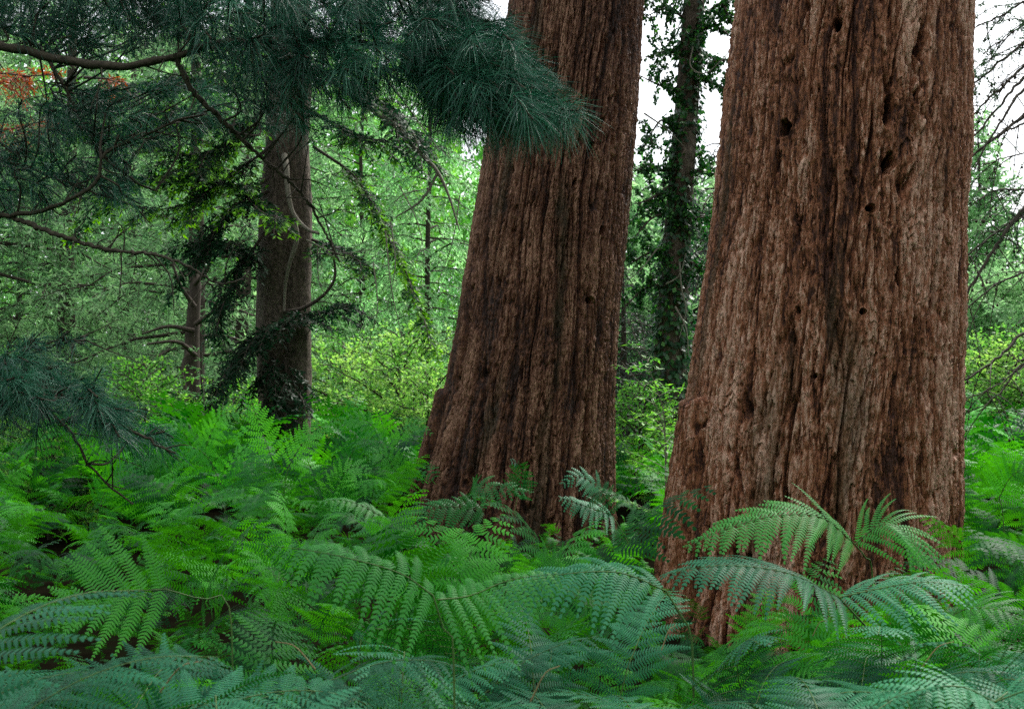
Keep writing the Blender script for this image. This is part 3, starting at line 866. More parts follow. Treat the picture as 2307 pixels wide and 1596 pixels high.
tr = np.random.default_rng(99)
pineK = [tree_kind(conifer_mesh(tr, 19, 0.30, 0.9, 5.2, 84, 0.10, 0.28, dict(sp=0.17, lsp=0.045, L=0.22, W=0.046, hang=0.25, flat=0.6, tip=0.45, tint=0.42, tv=0.14, twig_r=0.012), 0.6), M['wood_brown'], M['pine_bg']) for _ in range(3)]
cypK = [tree_kind(conifer_mesh(tr, 20, 0.13, 0.5, 3.6, 120, 0.25, 0.55, dict(sp=0.15, lsp=0.045, L=0.18, W=0.055, hang=0.55, flat=0.9, tip=0.4, tint=0.45, tv=0.14, twig_r=0.010, droopleaf=0.3), 0.65), M['wood_brown'], M['cypress']) for _ in range(2)]
brdK = [tree_kind(conifer_mesh(tr, 17, 0.25, 1.2, 5.0, 70, 0.55, 0.25, dict(sp=0.21, lsp=0.075, L=0.19, W=0.11, hang=0.15, flat=0.2, tip=0.4, tint=0.45, tv=0.16, twig_r=0.012), 0.35), M['wood_brown'], M['broad_green']) for _ in range(2)]
shrK = [tree_kind(conifer_mesh(tr, 3.2, 0.05, 0.15, 2.0, 46, 0.75, 0.35, dict(sp=0.085, lsp=0.045, L=0.10, W=0.052, hang=0.15, flat=0.3, tip=0.5, tint=0.5, tv=0.18, twig_r=0.006), 0.45), M['wood_brown'], M['broad_yellow']) for _ in range(2)]
shgK = [tree_kind(conifer_mesh(tr, 2.8, 0.05, 0.1, 1.7, 44, 0.7, 0.35, dict(sp=0.085, lsp=0.045, L=0.10, W=0.05, hang=0.15, flat=0.3, tip=0.6, tint=0.42, tv=0.18, twig_r=0.006), 0.45), M['wood_brown'], M['broad_green']) for _ in range(1)]

put_tree('pine_tree', 'soft green background pine behind the dark bare twig at left', 'tree', pineK[0], 150, 36, 1.0, 0.3)
put_tree('pine_tree', 'background pine with dark reddish trunk and dead limbs left of the fir', 'tree', pineK[1], 436, 32, 0.95, 1.1)
put_tree('pine_tree', 'background pine with its foliage running off the left edge', 'tree', pineK[2], -90, 33, 1.0, 2.1)
put_tree('pine_tree', 'deep background pine filling the gap between the dark trunked pine and the fir', 'tree', pineK[0], 540, 43, 1.05, 4.0)
put_tree('pine_tree', 'deep background pine behind the left pines, mostly hidden', 'tree', pineK[1], 290, 47, 1.1, 5.0)
put_tree('cypress_tree', 'pale green feathery cypress glowing just left of the farther sequoia', 'tree', cypK[0], 960, 40, 0.92, 0.6)
put_tree('cypress_tree', 'pale green cypress between the fir and the glowing cypress', 'tree', cypK[1], 810, 46, 1.0, 2.6)
put_tree('cypress_tree', 'pale cypress high on the far left behind the pines', 'tree', cypK[1], 40, 46, 1.05, 1.0)
put_tree('cypress_tree', 'cypress half hidden behind the fir trunk', 'tree', cypK[0], 660, 50, 1.0, 3.9)
put_tree('broadleaf_tree', 'leafy green tree far behind the gap between fir and cypress', 'tree', brdK[0], 880, 58, 1.0, 0.2)
put_tree('broadleaf_tree', 'leafy green tree far behind the pines at left', 'tree', brdK[1], 380, 60, 1.15, 1.2)
put_tree('broadleaf_tree', 'leafy green tree at the far left behind the pale cypress', 'tree', brdK[0], -60, 58, 1.15, 2.2)
put_tree('broadleaf_tree', 'leafy tree far off directly behind the fir trunk', 'tree', brdK[1], 650, 64, 1.2, 3.0)

# right-hand background and the gap between the sequoias
conK = tree_kind(conifer_mesh(tr, 12.5, 0.2, 0.3, 3.4, 180, 0.30, 0.25, dict(sp=0.12, lsp=0.05, L=0.26, W=0.10, hang=0.2, flat=0.5, tip=0.4, tint=0.5, tv=0.15, twig_r=0.010), 0.75), M['wood_brown'], M['pine_pale'])
bshK = tree_kind(conifer_mesh(tr, 7.0, 0.14, 0.1, 3.2, 90, 0.65, 0.10, dict(sp=0.12, lsp=0.045, L=0.26, W=0.065, hang=0.1, flat=0.25, tip=0.4, tint=0.55, tv=0.12, twig_r=0.012), 0.45), M['wood_brown'], M['pine_pale'])
put_tree('conical_conifer', 'pale conical conifer against the white sky at right', 'tree', conK, 2215, 46, 1.0, 0.4)
put_tree('young_pine', 'bushy pale young pine at right, below the conical conifer', 'tree', bshK, 2250, 40, 0.85, 0.9)
put_tree('young_pine', 'bushy young pine just past the right edge of the view', 'tree', bshK, 2400, 42, 1.0, 2.9)
put_tree('young_pine', 'bushy young pine close to the right side of the nearer sequoia', 'tree', bshK, 2110, 44, 0.8, 4.9)
put_tree('young_pine', 'bushy young pine low in the gap between the sequoias', 'tree', bshK, 1480, 46, 0.95, 3.3)
put_tree('conical_conifer', 'pale conical conifer seen through the gap between the sequoias', 'tree', conK, 1420, 52, 0.85, 2.0)
put_tree('young_pine', 'tall pale pine far off in the gap, half behind the nearer sequoia', 'tree', bshK, 1610, 60, 1.8, 4.3)
put_tree('young_pine', 'tall thin pale pine far off in the gap, behind the ivy clad trunk', 'tree', bshK, 1440, 58, 1.75, 1.3)
put_tree('leafy_shrub', 'yellow green leafy shrub on the right, behind the larch twigs', 'shrub', shrK[0], 2230, 26, 0.95, 0.3)
put_tree('leafy_shrub', 'yellow green leafy shrub at the right edge of the view', 'shrub', shrK[1], 2330, 25, 1.0, 1.7)
put_tree('leafy_shrub', 'sunny yellow green shrub left of the farther sequoia, behind the ferns', 'shrub', shrK[0], 900, 27, 1.05, 2.2)
put_tree('leafy_shrub', 'yellow green shrub just right of the fir trunk', 'shrub', shrK[1], 780, 29, 1.0, 3.1)
put_tree('leafy_shrub', 'bright shrub squeezed against the left side of the farther sequoia', 'shrub', shrK[1], 965, 25, 0.8, 5.1)
put_tree('leafy_shrub', 'green leafy shrub at left under the lowest pine bough', 'shrub', shgK[0], 120, 17.5, 0.72, 0.5)
put_tree('leafy_shrub', 'green leafy shrub at the left edge behind the low bough', 'shrub', shgK[0], -40, 19, 0.9, 2.0)
put_tree('leafy_shrub', 'dark leafy shrub growing left of the fir trunk foot', 'shrub', shgK[0], 520, 25, 0.8, 3.0)
put_tree('leafy_shrub', 'green leafy shrub deep in the gap between the sequoias', 'shrub', shgK[0], 1440, 22, 0.75, 4.4)
put_tree('leafy_shrub', 'green leafy shrub beyond the fern bed, middle of the left half', 'shrub', shgK[0], 330, 27, 0.95, 5.4)


def sapling(name, label, px, d, topy, rng, mat, width=0.5, L=0.07, W=0.026, nb=14, pts=None):
    q = at(px, 900, d); gy = float(gz(q[1])) - 0.05
    top = at(px, topy, d)
    root = thing(name, label, 'sapling', (float(q[0]), float(q[1]), gy))
    gt, gl = G(), G()
    P = atl(pts) if pts is not None else np.array([[q[0], q[1], gy], [q[0] + .05, q[1], gy + 0.5 * (top[2] - gy)], top])
    P = np.vstack([[[P[0][0], P[0][1], gy]], P]) if pts is not None else P
    P = resample(P, 20)
    tube(gt, P, np.linspace(0.014, 0.004, 20), 5)
    for k in range(nb):
        f = 0.15 + 0.85 * (k + rng.random()) / nb
        p0 = P[int(f * 19)]
        az = k * 2.4 + rng.random()
        l = width * (1.15 - f) * rng.uniform(0.7, 1.1) + 0.12
        pa = np.array([p0, p0 + np.array([math.cos(az), math.sin(az), 0.45]) * l * 0.5, p0 + np.array([math.cos(az), math.sin(az), 0.35]) * l])
        tube(gt, resample(pa, 5), np.linspace(0.005, 0.002, 5), 4)
        spray(gl, None, pa, rng, tl=0.16, sp=0.05, lsp=0.025, L=L, W=W, hang=0.2, flat=1.0, tip=0.4, tint=0.5, tv=0.12)
    gt.build('stem', M['wood_pale'], root, True); gl.build('leaves', mat, root)
    return root


rr_ = np.random.default_rng(55)
sapling('cypress_sapling', 'pale blue green young cypress standing left of the fir trunk', 455, 22, 775, rr_, M['cypress'], 0.55, 0.09, 0.035, 26)
sapling('rowan_sapling', 'slender rowan sapling with feathery leaves and pale stem in the gap between the sequoias', 1500, 15, 760, rr_, M['broad_green'], 0.6, 0.075, 0.03, 18,
        pts=[(1497, 960, 15), (1480, 880, 15), (1462, 830, 15), (1448, 760, 15)])
sapling('rowan_sapling', 'second rowan sapling leaning left over the ferns in the gap between the sequoias', 1480, 16, 800, rr_, M['broad_green'], 0.7, 0.075, 0.03, 20,
        pts=[(1500, 1000, 16), (1470, 900, 16), (1430, 850, 16), (1400, 815, 16)])

# ------------------------------------------------------------------ the fir left of the farther sequoia
fr = np.random.default_rng(42)
fb = at(645, 1000, 24)
fir = thing('fir_tree', 'old fir with grey brown trunk, drooping dark boughs and a pale dead limb', 'tree', (float(fb[0]), float(fb[1]), float(gz(fb[1])) - 0.1))
gt = G()
P = np.vstack([[[fb[0] + .02, fb[1], gz(fb[1]) - 0.1]], atl([(632, 960, 24), (628, 640, 24), (648, 300, 24), (655, 0, 24), (660, -500, 24), (665, -1100, 24)])])
P = resample(P, 90)
K = len(P); zz = P[:, 2] - P[0, 2]
rad = np.interp(zz, [0, 0.3, 1.0, 3, 5, 8, 12, 18], [0.56, 0.44, 0.38, 0.42, 0.42, 0.40, 0.30, 0.12])
tube(gt, P, rad, 40)
V = gt.V[0]; nV = len(V)
ang_ = np.tile(np.linspace(0, 2 * PI, 40, endpoint=False), K)
ctr = np.repeat(P, 40, 0)
disp = 1 + 0.05 * pn(ang_ / (2 * PI) * 14 + 1400, V[:, 2] * 2.0, 14, 5) + 0.04 * pn(ang_ / (2 * PI) * 5 + 500, V[:, 2] * 0.5, 5, 6)
gt.V[0] = ctr + (V - ctr) * disp[:, None]
P2 = resample(np.vstack([[[fb[0] + .17, fb[1] - .2, gz(fb[1]) - 0.1]], atl([(668, 960, 23.75), (671, 800, 23.75), (672, 640, 23.8), (676, 480, 23.85), (670, 330, 24)])]), 60)
tube(gt, P2, np.linspace(0.27, 0.21, 60), 28)
V2 = gt.V[1]; a2_ = np.tile(np.linspace(0, 2 * PI, 28, endpoint=False), 60); c2_ = np.repeat(P2, 28, 0)
gt.V[1] = c2_ + (V2 - c2_) * (1 + 0.06 * pn(a2_ / (2 * PI) * 10 + 1000, V2[:, 2] * 2.2, 10, 15) + 0.05 * pn(a2_ / (2 * PI) * 22 + 2200, V2[:, 2] * 5, 22, 16))[:, None]
gt.build('trunk', M['bark_grey'], fir, True)
FO = dict(sp=0.065, lsp=0.019, L=0.12, W=0.038, hang=0.30, flat=0.9, tv=0.07, twig_r=0.006, ang=0.85)


def bough(path, tl, tip, tint, rad=0.03, dead=False, opts=None, nsub=0):
    gw, gl = G(), G()
    P = atl(path); tl *= 1.45
    tube(gw, resample(P, 16), np.linspace(rad, 0.008, 16), 6)
    o = {**FO, **(opts or {})}
    if not dead:
        spray(gl, gw, P, fr, tl=tl, tip=tip, tint=tint, **o)
        Q = resample(P, 20); T = tangents(Q)
        for k in range(nsub):
            i = int(3 + (k + fr.random()) * 15 / nsub)
            sd = nrm(np.cross(T[i], Z)) * (1 if k % 2 else -1)
            l = tl * fr.uniform(1.0, 1.7)
            sub = np.array([Q[i], Q[i] + (T[i] * 0.6 + sd * 0.7) * l * 0.5, Q[i] + (T[i] * 0.6 + sd * 0.7) * l - Z * 0.28 * l])
            tube(gw, resample(sub, 6), np.linspace(rad * .4, 0.004, 6), 4)
            spray(gl, gw, sub, fr, tl=tl * 0.6, tip=tip, tint=tint, **o)
    b = gw.build('bough', M['wood_brown'], fir)
    if not dead:
        gl.build('foliage', M['fir'], b).location = (0, 0, 0)
    return b


def fix(ob):
    ob.location = (0, 0, 0)


BO = [([(610, 330, 23.6), (520, 395, 23.2), (430, 455, 22.8), (330, 478, 22.5)], 0.50, 0.9, 0.35, 5),
      ([(605, 400, 23.6), (560, 440, 23), (590, 478, 22.4), (648, 494, 22.0)], 0.45, 0.9, 0.35, 4),
      ([(598, 520, 23.6), (545, 600, 23.2), (505, 680, 23), (480, 760, 23)], 0.45, 0.1, 0.15, 6),
      ([(690, 705, 23.5), (610, 735, 23.1), (545, 795, 22.9), (488, 872, 22.8)], 0.55, 0.1, 0.12, 9),
      ([(640, 735, 23.4), (700, 712, 23.1), (780, 688, 22.9)], 0.42, 0.1, 0.15, 6),
      ([(705, 330, 23.7), (800, 400, 23.6), (870, 520, 23.5), (925, 640, 23.4), (985, 800, 23.3)], 0.42, 0.4, 0.42, 8),
      ([(608, 290, 23.7), (500, 285, 23.2), (400, 262, 22.6), (300, 235, 22.2)], 0.65, 0.6, 0.3, 7),
      ([(700, 250, 23.7), (790, 300, 23.3), (860, 318, 22.8)], 0.5, 0.4, 0.3, 5),
      ([(610, 230, 23.7), (500, 330, 23.2), (420, 350, 22.8), (360, 330, 22.6)], 0.6, 0.75, 0.3, 7),
      ([(640, 780, 23.4), (600, 850, 23.1), (610, 960, 23.0)], 0.4, 0.1, 0.18, 5),
      ([(598, 600, 23.7), (530, 560, 23.2), (440, 545, 22.8)], 0.5, 0.2, 0.2, 6),
      ([(605, 430, 23.7), (520, 480, 23.2), (450, 560, 22.9), (440, 620, 22.8)], 0.5, 0.2, 0.2, 6),
      ([(703, 540, 23.7), (760, 560, 23.2), (830, 600, 22.9)], 0.4, 0.4, 0.3, 4),
      ([(700, 180, 23.7), (820, 200, 23.2), (960, 330, 22.8)], 0.6, 0.4, 0.25, 6),
      ([(640, 800, 23.4), (650, 860, 23.2), (690, 905, 23.1)], 0.35, 0.1, 0.15, 4),
      ([(605, 480, 23.7), (480, 400, 22.9), (330, 400, 22.3), (230, 440, 22.0)], 0.6, 0.7, 0.3, 8),
      ([(605, 250, 23.7), (450, 180, 22.9), (250, 210, 22.3), (100, 300, 22.0)], 0.7, 0.5, 0.3, 8)]
for path, tl, tip, tint, ns in BO:
    bough(path, tl, tip, tint, nsub=ns)
# high crown of the fir, above the view
gw, gl = G(), G()
for k in range(46):
    h = 8.4 + k * 0.22; az = k * 2.4
    q = np.array([np.interp(h, P[:, 2], P[:, 0]), np.interp(h, P[:, 2], P[:, 1]), h])
    Lb = 4.2 * (1 - k / 52) + 0.3
    o_ = np.array([math.cos(az), math.sin(az), 0])
    pa = np.array([q, q + o_ * Lb * 0.5 + Z * 0.02 * Lb, q + o_ * Lb - Z * 0.3 * Lb])
    tube(gw, resample(pa, 8), np.linspace(0.04, 0.01, 8), 5)
    spray(gl, gw, pa, fr, tl=1.1, sp=0.2, lsp=0.06, L=0.16, W=0.05, hang=0.3, flat=0.8, tip=0.4, tint=0.25)
b = gw.build('limbs', M['wood_brown'], fir); gl.build('crown', M['fir'], fir)


def deadlimb(parent, path, r0, r1, mat, name='dead_limb', n=28, sides=7):
    gw = G(); tube(gw, resample(atl(path), n), np.linspace(r0, r1, n), sides)
    return gw.build(name, mat, parent, True)


deadlimb(fir, [(640, 350, 23.45), (645, 380, 23.2), (648, 430, 23.1), (660, 480, 23.1), (690, 515, 23.05), (718, 526, 23.0)], 0.062, 0.028, M['wood_pale'])
deadlimb(fir, [(664, 505, 23.2), (668, 540, 23.2), (650, 600, 23.2), (642, 650, 23.3), (640, 700, 23.3)], 0.05, 0.02, M['wood_pale'])
deadlimb(fir, [(640, 702, 23.4), (680, 695, 23.1), (720, 672, 23.0), (748, 640, 22.9), (755, 610, 22.9), (748, 560, 22.9)], 0.04, 0.02, M['wood_brown'])
deadlimb(fir, [(900, 290, 22.6), (930, 330, 22.6), (980, 380, 22.6), (1010, 440, 22.6), (1035, 520, 22.6)], 0.05, 0.012, M['wood_pale'])
deadlimb(fir, [(705, 150, 23.6), (800, 220, 23.0), (900, 290, 22.6)], 0.06, 0.05, M['wood_pale'])
deadlimb(fir, [(985, 390, 22.6), (950, 450, 22.6), (890, 490, 22.7)], 0.03, 0.012, M['wood_pale'])
for a, b_, c_ in [((880, 500), (890, 600), (870, 700)), ((868, 520), (880, 640), (905, 760)), ((1035, 440), (1020, 540), (985, 640)), ((900, 420), (940, 500), (960, 600)), ((840, 590), (850, 700), (820, 800)),
                  ((690, 540), (760, 570), (850, 560)), ((715, 560), (720, 640), (760, 700))]:
    deadlimb(fir, [(*a, 22.7), (*b_, 22.6), (*c_, 22.7)], 0.014, 0.005, M['wood_pale'], n=12, sides=5)

# dead, dark limbs low on the reddish pine at left
dp = thing('dead_snag', 'broken dark trunk with bare crooked limbs in front of the background pines', 'dead tree', tuple(np.array([at(436, 900, 29)[0], at(436, 900, 29)[1], gz(29.0) - 0.1])))
gw = G(); q = at(436, 800, 29)
tube(gw, resample(np.vstack([[[q[0], q[1], gz(29.0) - .1]], atl([(432, 800, 29), (436, 700, 29), (440, 640, 29), (430, 600, 29)])]), 24), np.linspace(0.26, 0.12, 24), 9)
gw.build('trunk', M['wood_brown'], dp, True)
for pth in ([(436, 745, 28.8), (380, 735, 28.5), (320, 752, 28.2)], [(440, 730, 28.8), (480, 700, 28.5), (500, 650, 28.3)], [(430, 780, 28.8), (410, 830, 28.4), (420, 880, 28.3)],
            [(438, 690, 28.8), (405, 640, 28.5), (385, 580, 28.4)], [(440, 800, 28.7), (400, 770, 28.3), (330, 775, 28.0)], [(438, 640, 28.8), (470, 600, 28.5), (465, 540, 28.4)]):
    gw = G(); tube(gw, resample(atl(pth), 12), np.linspace(0.06, 0.02, 12), 6); gw.build('limb', M['wood_brown'], dp, True)

# ------------------------------------------------------------------ ivy-clad tree in the gap between the sequoias
ir = np.random.default_rng(17)
ib = at(1515, 900, 24)
ivt = thing('ivy_clad_tree', 'straight dark trunk wrapped in ivy with bare side branches, in the gap between the sequoias', 'tree', (float(ib[0]), float(ib[1]), float(gz(ib[1])) - 0.1))
P = np.vstack([[[ib[0] - .05, ib[1], gz(ib[1]) - .1]], atl([(1508, 860, 24), (1518, 640, 24), (1540, 330, 24), (1563, 0, 24), (1580, -300, 24), (1600, -700, 24)])])
P = resample(P, 60)
rad = np.interp(P[:, 2] - P[0, 2], [0, 0.5, 3, 6, 10, 14], [0.42, 0.34, 0.30, 0.24, 0.19, 0.1])
gt = G(); tube(gt, P, rad, 20); gt.build('trunk', M['bark_grey'], ivt, True)
gl = G(); nI = 7800
f = ir.random(nI) ** 1.25
ki = np.clip((f * 50).astype(int), 0, 58)
pp = P[ki] + (P[ki + 1] - P[ki]) * ir.random((nI, 1))
azi = ir.uniform(0, 2 * PI, nI)
dens = pn(azi * 1.2 + 40, pp[:, 2] * 0.8, seed=8) + 0.35 * (1 - f) * 1.6 - 0.1
keep = dens > ir.uniform(-0.35, 0.45, nI)
pp, azi, ki = pp[keep], azi[keep], ki[keep]; nI = len(pp)
o_ = np.stack([np.cos(azi), np.sin(azi), np.zeros(nI)], 1)
rr2 = rad[ki] + ir.random(nI) ** 2 * 0.17
ld = nrm(-Z * 0.9 + o_ * 0.5 + ir.normal(0, 0.35, (nI, 3)))
ls = nrm(np.cross(ld, o_) + ir.normal(0, 0.25, (nI, 3)))
leaves(gl, pp + o_ * rr2[:, None], ld, ls, ir.uniform(0.08, 0.14, nI), ir.uniform(0.07, 0.12, nI), np.clip(ir.normal(0.42, 0.22, nI), 0, 1), 0.15)
gl.build('ivy', M['ivy'], ivt)
IVB = [[(1535, 115, 23.9), (1490, 118, 23.6), (1455, 130, 23.4)], [(1590, 125, 23.9), (1620, 135, 23.6), (1660, 132, 23.4)], [(1530, 210, 23.9), (1480, 190, 23.7), (1440, 170, 23.5)],
       [(1525, 380, 23.9), (1470, 385, 23.6), (1420, 384, 23.4)], [(1520, 300, 23.9), (1490, 270, 23.6), (1450, 330, 23.4)], [(1515, 480, 23.9), (1470, 490, 23.6), (1420, 545, 23.4)],
       [(1505, 560, 23.9), (1460, 570, 23.6), (1410, 600, 23.4)], [(1570, 385, 23.9), (1600, 392, 23.6), (1640, 395, 23.4)], [(1565, 480, 23.9), (1590, 490, 23.6), (1620, 490, 23.4)],
       [(1595, 30, 23.9), (1625, 10, 23.6), (1650, 60, 23.4)], [(1540, 40, 23.9), (1500, 20, 23.6), (1450, 40, 23.4)], [(1580, 70, 23.9), (1610, 60, 23.6), (1655, 90, 23.4)],
       [(1550, 590, 23.9), (1590, 610, 23.6), (1620, 660, 23.4)], [(1580, 180, 23.9), (1615, 190, 23.6), (1650, 210, 23.4)], [(1500, 640, 23.9), (1450, 650, 23.6), (1400, 700, 23.4)],
       [(1510, 420, 23.9), (1460, 450, 23.5), (1425, 460, 23.4)], [(1545, -60, 23.9), (1490, -40, 23.6), (1440, 10, 23.4)]]
for k, pth in enumerate(IVB):
    gw, gl = G(), G()
    A_ = resample(atl(pth), 14)
    tube(gw, A_, np.linspace(0.045 if k % 3 == 0 else 0.03, 0.008, 14), 6)
    for t in range(13):
        i = ir.integers(2, 13)
        e = A_[i] + nrm(ir.normal(size=3) * np.array([1, .7, 1])) * ir.uniform(0.25, 0.6)
        tw = resample(np.array([A_[i], (A_[i] + e) / 2 + ir.normal(0, .06, 3), e]), 6)
        tube(gw, tw, np.linspace(0.010, 0.004, 6), 4)
        nl = 36
        base = tw[ir.integers(1, 6, nl)] + ir.normal(0, 0.022, (nl, 3))
        ld = nrm(ir.normal(size=(nl, 3)) - Z * 0.8); ls = nrm(np.cross(ld, ir.normal(size=(nl, 3))))
        leaves(gl, base, ld, ls, 0.085, 0.06, np.clip(ir.normal(0.5, 0.2, nl), 0, 1), 0.1)
    b = gw.build('branch', M['wood_brown'], ivt)
    fix(gl.build('ivy_leaves', M['ivy'], b))
for pth in ([(1560, 105, 23.6), (1555, 150, 23.5), (1590, 165, 23.4), (1640, 120, 23.4)], [(1450, 255, 23.5), (1500, 290, 23.5), (1540, 330, 23.6)], [(1530, 590, 23.5), (1535, 650, 23.4), (1545, 700, 23.3), (1530, 760, 23.3)],
            [(1520, 690, 23.4), (1545, 740, 23.3), (1550, 800, 23.3)], [(1480, 560, 23.4), (1440, 610, 23.3), (1400, 640, 23.3)], [(1500, 640, 23.4), (1530, 620, 23.3), (1545, 570, 23.3)]):
    deadlimb(ivt, pth, 0.018, 0.007, M['wood_pale'], name='dead_twig', n=16, sides=5)

# dark yews either side of it
yewK = tree_kind(conifer_mesh(np.random.default_rng(3), 5.2, 0.16, 0.4, 2.0, 60, 0.25, 0.75, dict(sp=0.11, lsp=0.04, L=0.13, W=0.035, hang=0.9, flat=0.7, tip=0.25, tint=0.35, tv=0.12, twig_r=0.008), 0.6), M['wood_brown'], M['yew'])
put_tree('yew_tree', 'dark drooping yew low behind the right edge of the farther sequoia', 'tree', yewK, 1405, 27, 0.95, 0.5)
put_tree('yew_tree', 'dark drooping yew behind the left edge of the nearer sequoia', 'tree', yewK, 1640, 29, 1.55, 2.2)

# ------------------------------------------------------------------ larch whose bare boughs hang in from the right
lr = np.random.default_rng(64)
lb = at(2560, 900, 14.5)
lar = thing('larch_tree', 'larch reaching in from the right with bare drooping boughs and small dark cones', 'tree', (float(lb[0]), float(lb[1]), float(gz(lb[1])) - 0.1))
gt = G(); PL_ = resample(np.array([[lb[0], lb[1], gz(lb[1]) - .1], [lb[0] + .1, lb[1], 5], [lb[0], lb[1], 12], [lb[0], lb[1], 17]]), 40)
tube(gt, PL_, np.interp(PL_[:, 2], [0, 1, 6, 17], [0.42, 0.33, 0.27, 0.06]), 18); gt.build('trunk', M['bark_larch'], lar, True)
LB = [([(2520, -160, 14.3), (2400, 0, 14), (2306, 95, 13.7), (2240, 150, 13.5), (2185, 200, 13.4)], .030, 1.0), ([(2530, -60, 14.3), (2400, 70, 14), (2306, 150, 13.7), (2240, 210, 13.5), (2180, 270, 13.4)], .028, .3),
      ([(2530, 0, 14.3), (2400, 100, 14), (2306, 175, 13.7), (2250, 240, 13.5), (2185, 320, 13.4)], .028, .1), ([(2530, 20, 14.3), (2420, 110, 14), (2306, 200, 13.7), (2262, 262, 13.5), (2225, 320, 13.4), (2195, 380, 13.3)], .026, .1),
      ([(2530, 100, 14.3), (2420, 190, 14), (2306, 262, 13.7), (2240, 310, 13.5), (2190, 352, 13.4)], .034, .15), ([(2530, 130, 14.3), (2400, 235, 14), (2290, 285, 13.6), (2200, 340, 13.4)], .022, .1),
      ([(2530, 300, 14.3), (2400, 395, 14), (2306, 470, 13.7), (2240, 560, 13.5), (2160, 690, 13.4)], .036, .2), ([(2530, 330, 14.3), (2380, 430, 14), (2290, 490, 13.7), (2215, 545, 13.5), (2150, 600, 13.4)], .022, .2),
      ([(2530, 330, 14.3), (2400, 400, 14), (2306, 425, 13.7), (2240, 430, 13.5), (2185, 465, 13.4)], .020, .6), ([(2530, 540, 14.3), (2400, 580, 14), (2306, 612, 13.7), (2230, 650, 13.5), (2165, 705, 13.4)], .020, .2),
      ([(2530, 620, 14.3), (2400, 690, 14), (2306, 750, 13.7), (2235, 815, 13.5), (2150, 868, 13.4)], .028, .3), ([(2530, 680, 14.3), (2400, 770, 14), (2306, 815, 13.7), (2255, 880, 13.5), (2205, 925, 13.4)], .022, .2),
      ([(2530, 700, 14.3), (2400, 790, 14), (2306, 825, 13.7), (2240, 870, 13.5), (2150, 910, 13.4)], .015, .2), ([(2520, 250, 14.3), (2400, 310, 14), (2306, 345, 13.7), (2250, 360, 13.5), (2190, 385, 13.4)], .014, .3),
      ([(2520, -240, 14.3), (2380, -60, 14), (2280, 20, 13.7), (2200, 60, 13.5)], .024, 1.0), ([(2520, -190, 14.3), (2400, -20, 14), (2300, 60, 13.7), (2215, 120, 13.5)], .018, 1.0),
      ([(2520, 380, 14.3), (2400, 440, 14), (2306, 490, 13.8), (2250, 520, 13.6), (2200, 520, 13.5)], .014, .9)]
for pth, r0, leafy in LB:
    gw, gl, gc = G(), G(), G()
    A_ = resample(atl(pth), 40)
    A_[1:-1] += lr.normal(0, 0.006, (38, 3))
    tube(gw, A_, np.linspace(r0 * 1.1, r0 * 0.32, 40), 7)
    nst = 26
    ii = lr.integers(12, 39, nst)
    dr = nrm(np.stack([lr.normal(-0.3, 0.5, nst), lr.normal(0, .6, nst), lr.uniform(-1.3, 0.5, nst)], 1))
    ln = np.where(lr.random(nst) < 0.35, lr.uniform(0.3, 0.75, nst), lr.uniform(0.03, 0.10, nst))
    for i, d_, l_ in zip(ii, dr, ln):
        e = A_[i] + d_ * l_ - Z * 0.25 * l_
        tw = resample(np.array([A_[i], A_[i] + d_ * l_ * 0.55, e]), 6)
        tube(gw, tw, np.linspace(0.0065, 0.003, 6), 4)
        if l_ > 0.2:
            for c in range(int(lr.integers(1, 5))):
                cp = tw[lr.integers(2, 6)] + np.array([0, 0, -0.018])
                rC = lr.uniform(0.011, 0.017)
                a = np.array([[0, 0, 1.3], [0.75, 0, .45], [0, .75, .45], [-.75, 0, .45], [0, -.75, .45], [1, 0, -.35], [0, 1, -.35], [-1, 0, -.35], [0, -1, -.35], [0, 0, -1.2]]) * rC + cp
                gc.add(a, [[0, 1, 2], [0, 2, 3], [0, 3, 4], [0, 4, 1], [9, 6, 5], [9, 7, 6], [9, 8, 7], [9, 5, 8]])
                gc.add(a, [[1, 5, 6, 2], [2, 6, 7, 3], [3, 7, 8, 4], [4, 8, 5, 1]])
            if leafy > 0.05 and lr.random() < leafy + 0.15:
                k_ = int(60 * leafy) + 10
                bs = tw[lr.integers(1, 6, k_)] + lr.normal(0, 0.01, (k_, 3))
                ld = nrm(lr.normal(size=(k_, 3)) - Z * 0.3); ls = nrm(np.cross(ld, lr.normal(size=(k_, 3))))
                leaves(gl, bs, ld, ls, 0.05, 0.012, np.clip(lr.normal(.55, .2, k_), 0, 1))
    if leafy > 0.5:
        spray(gl, gw, A_[14:], lr, tl=0.35, sp=0.05, lsp=0.014, L=0.045, W=0.012, hang=0.5, flat=0.4, tip=0.3, tint=0.4, twig_r=0.004)
    b = gw.build('bough', M['bark_larch'], lar, True)
    if gc.n: fix(gc.build('cones', M['cone'], b))
    if gl.n: fix(gl.build('needles', M['needle_larch'], b))

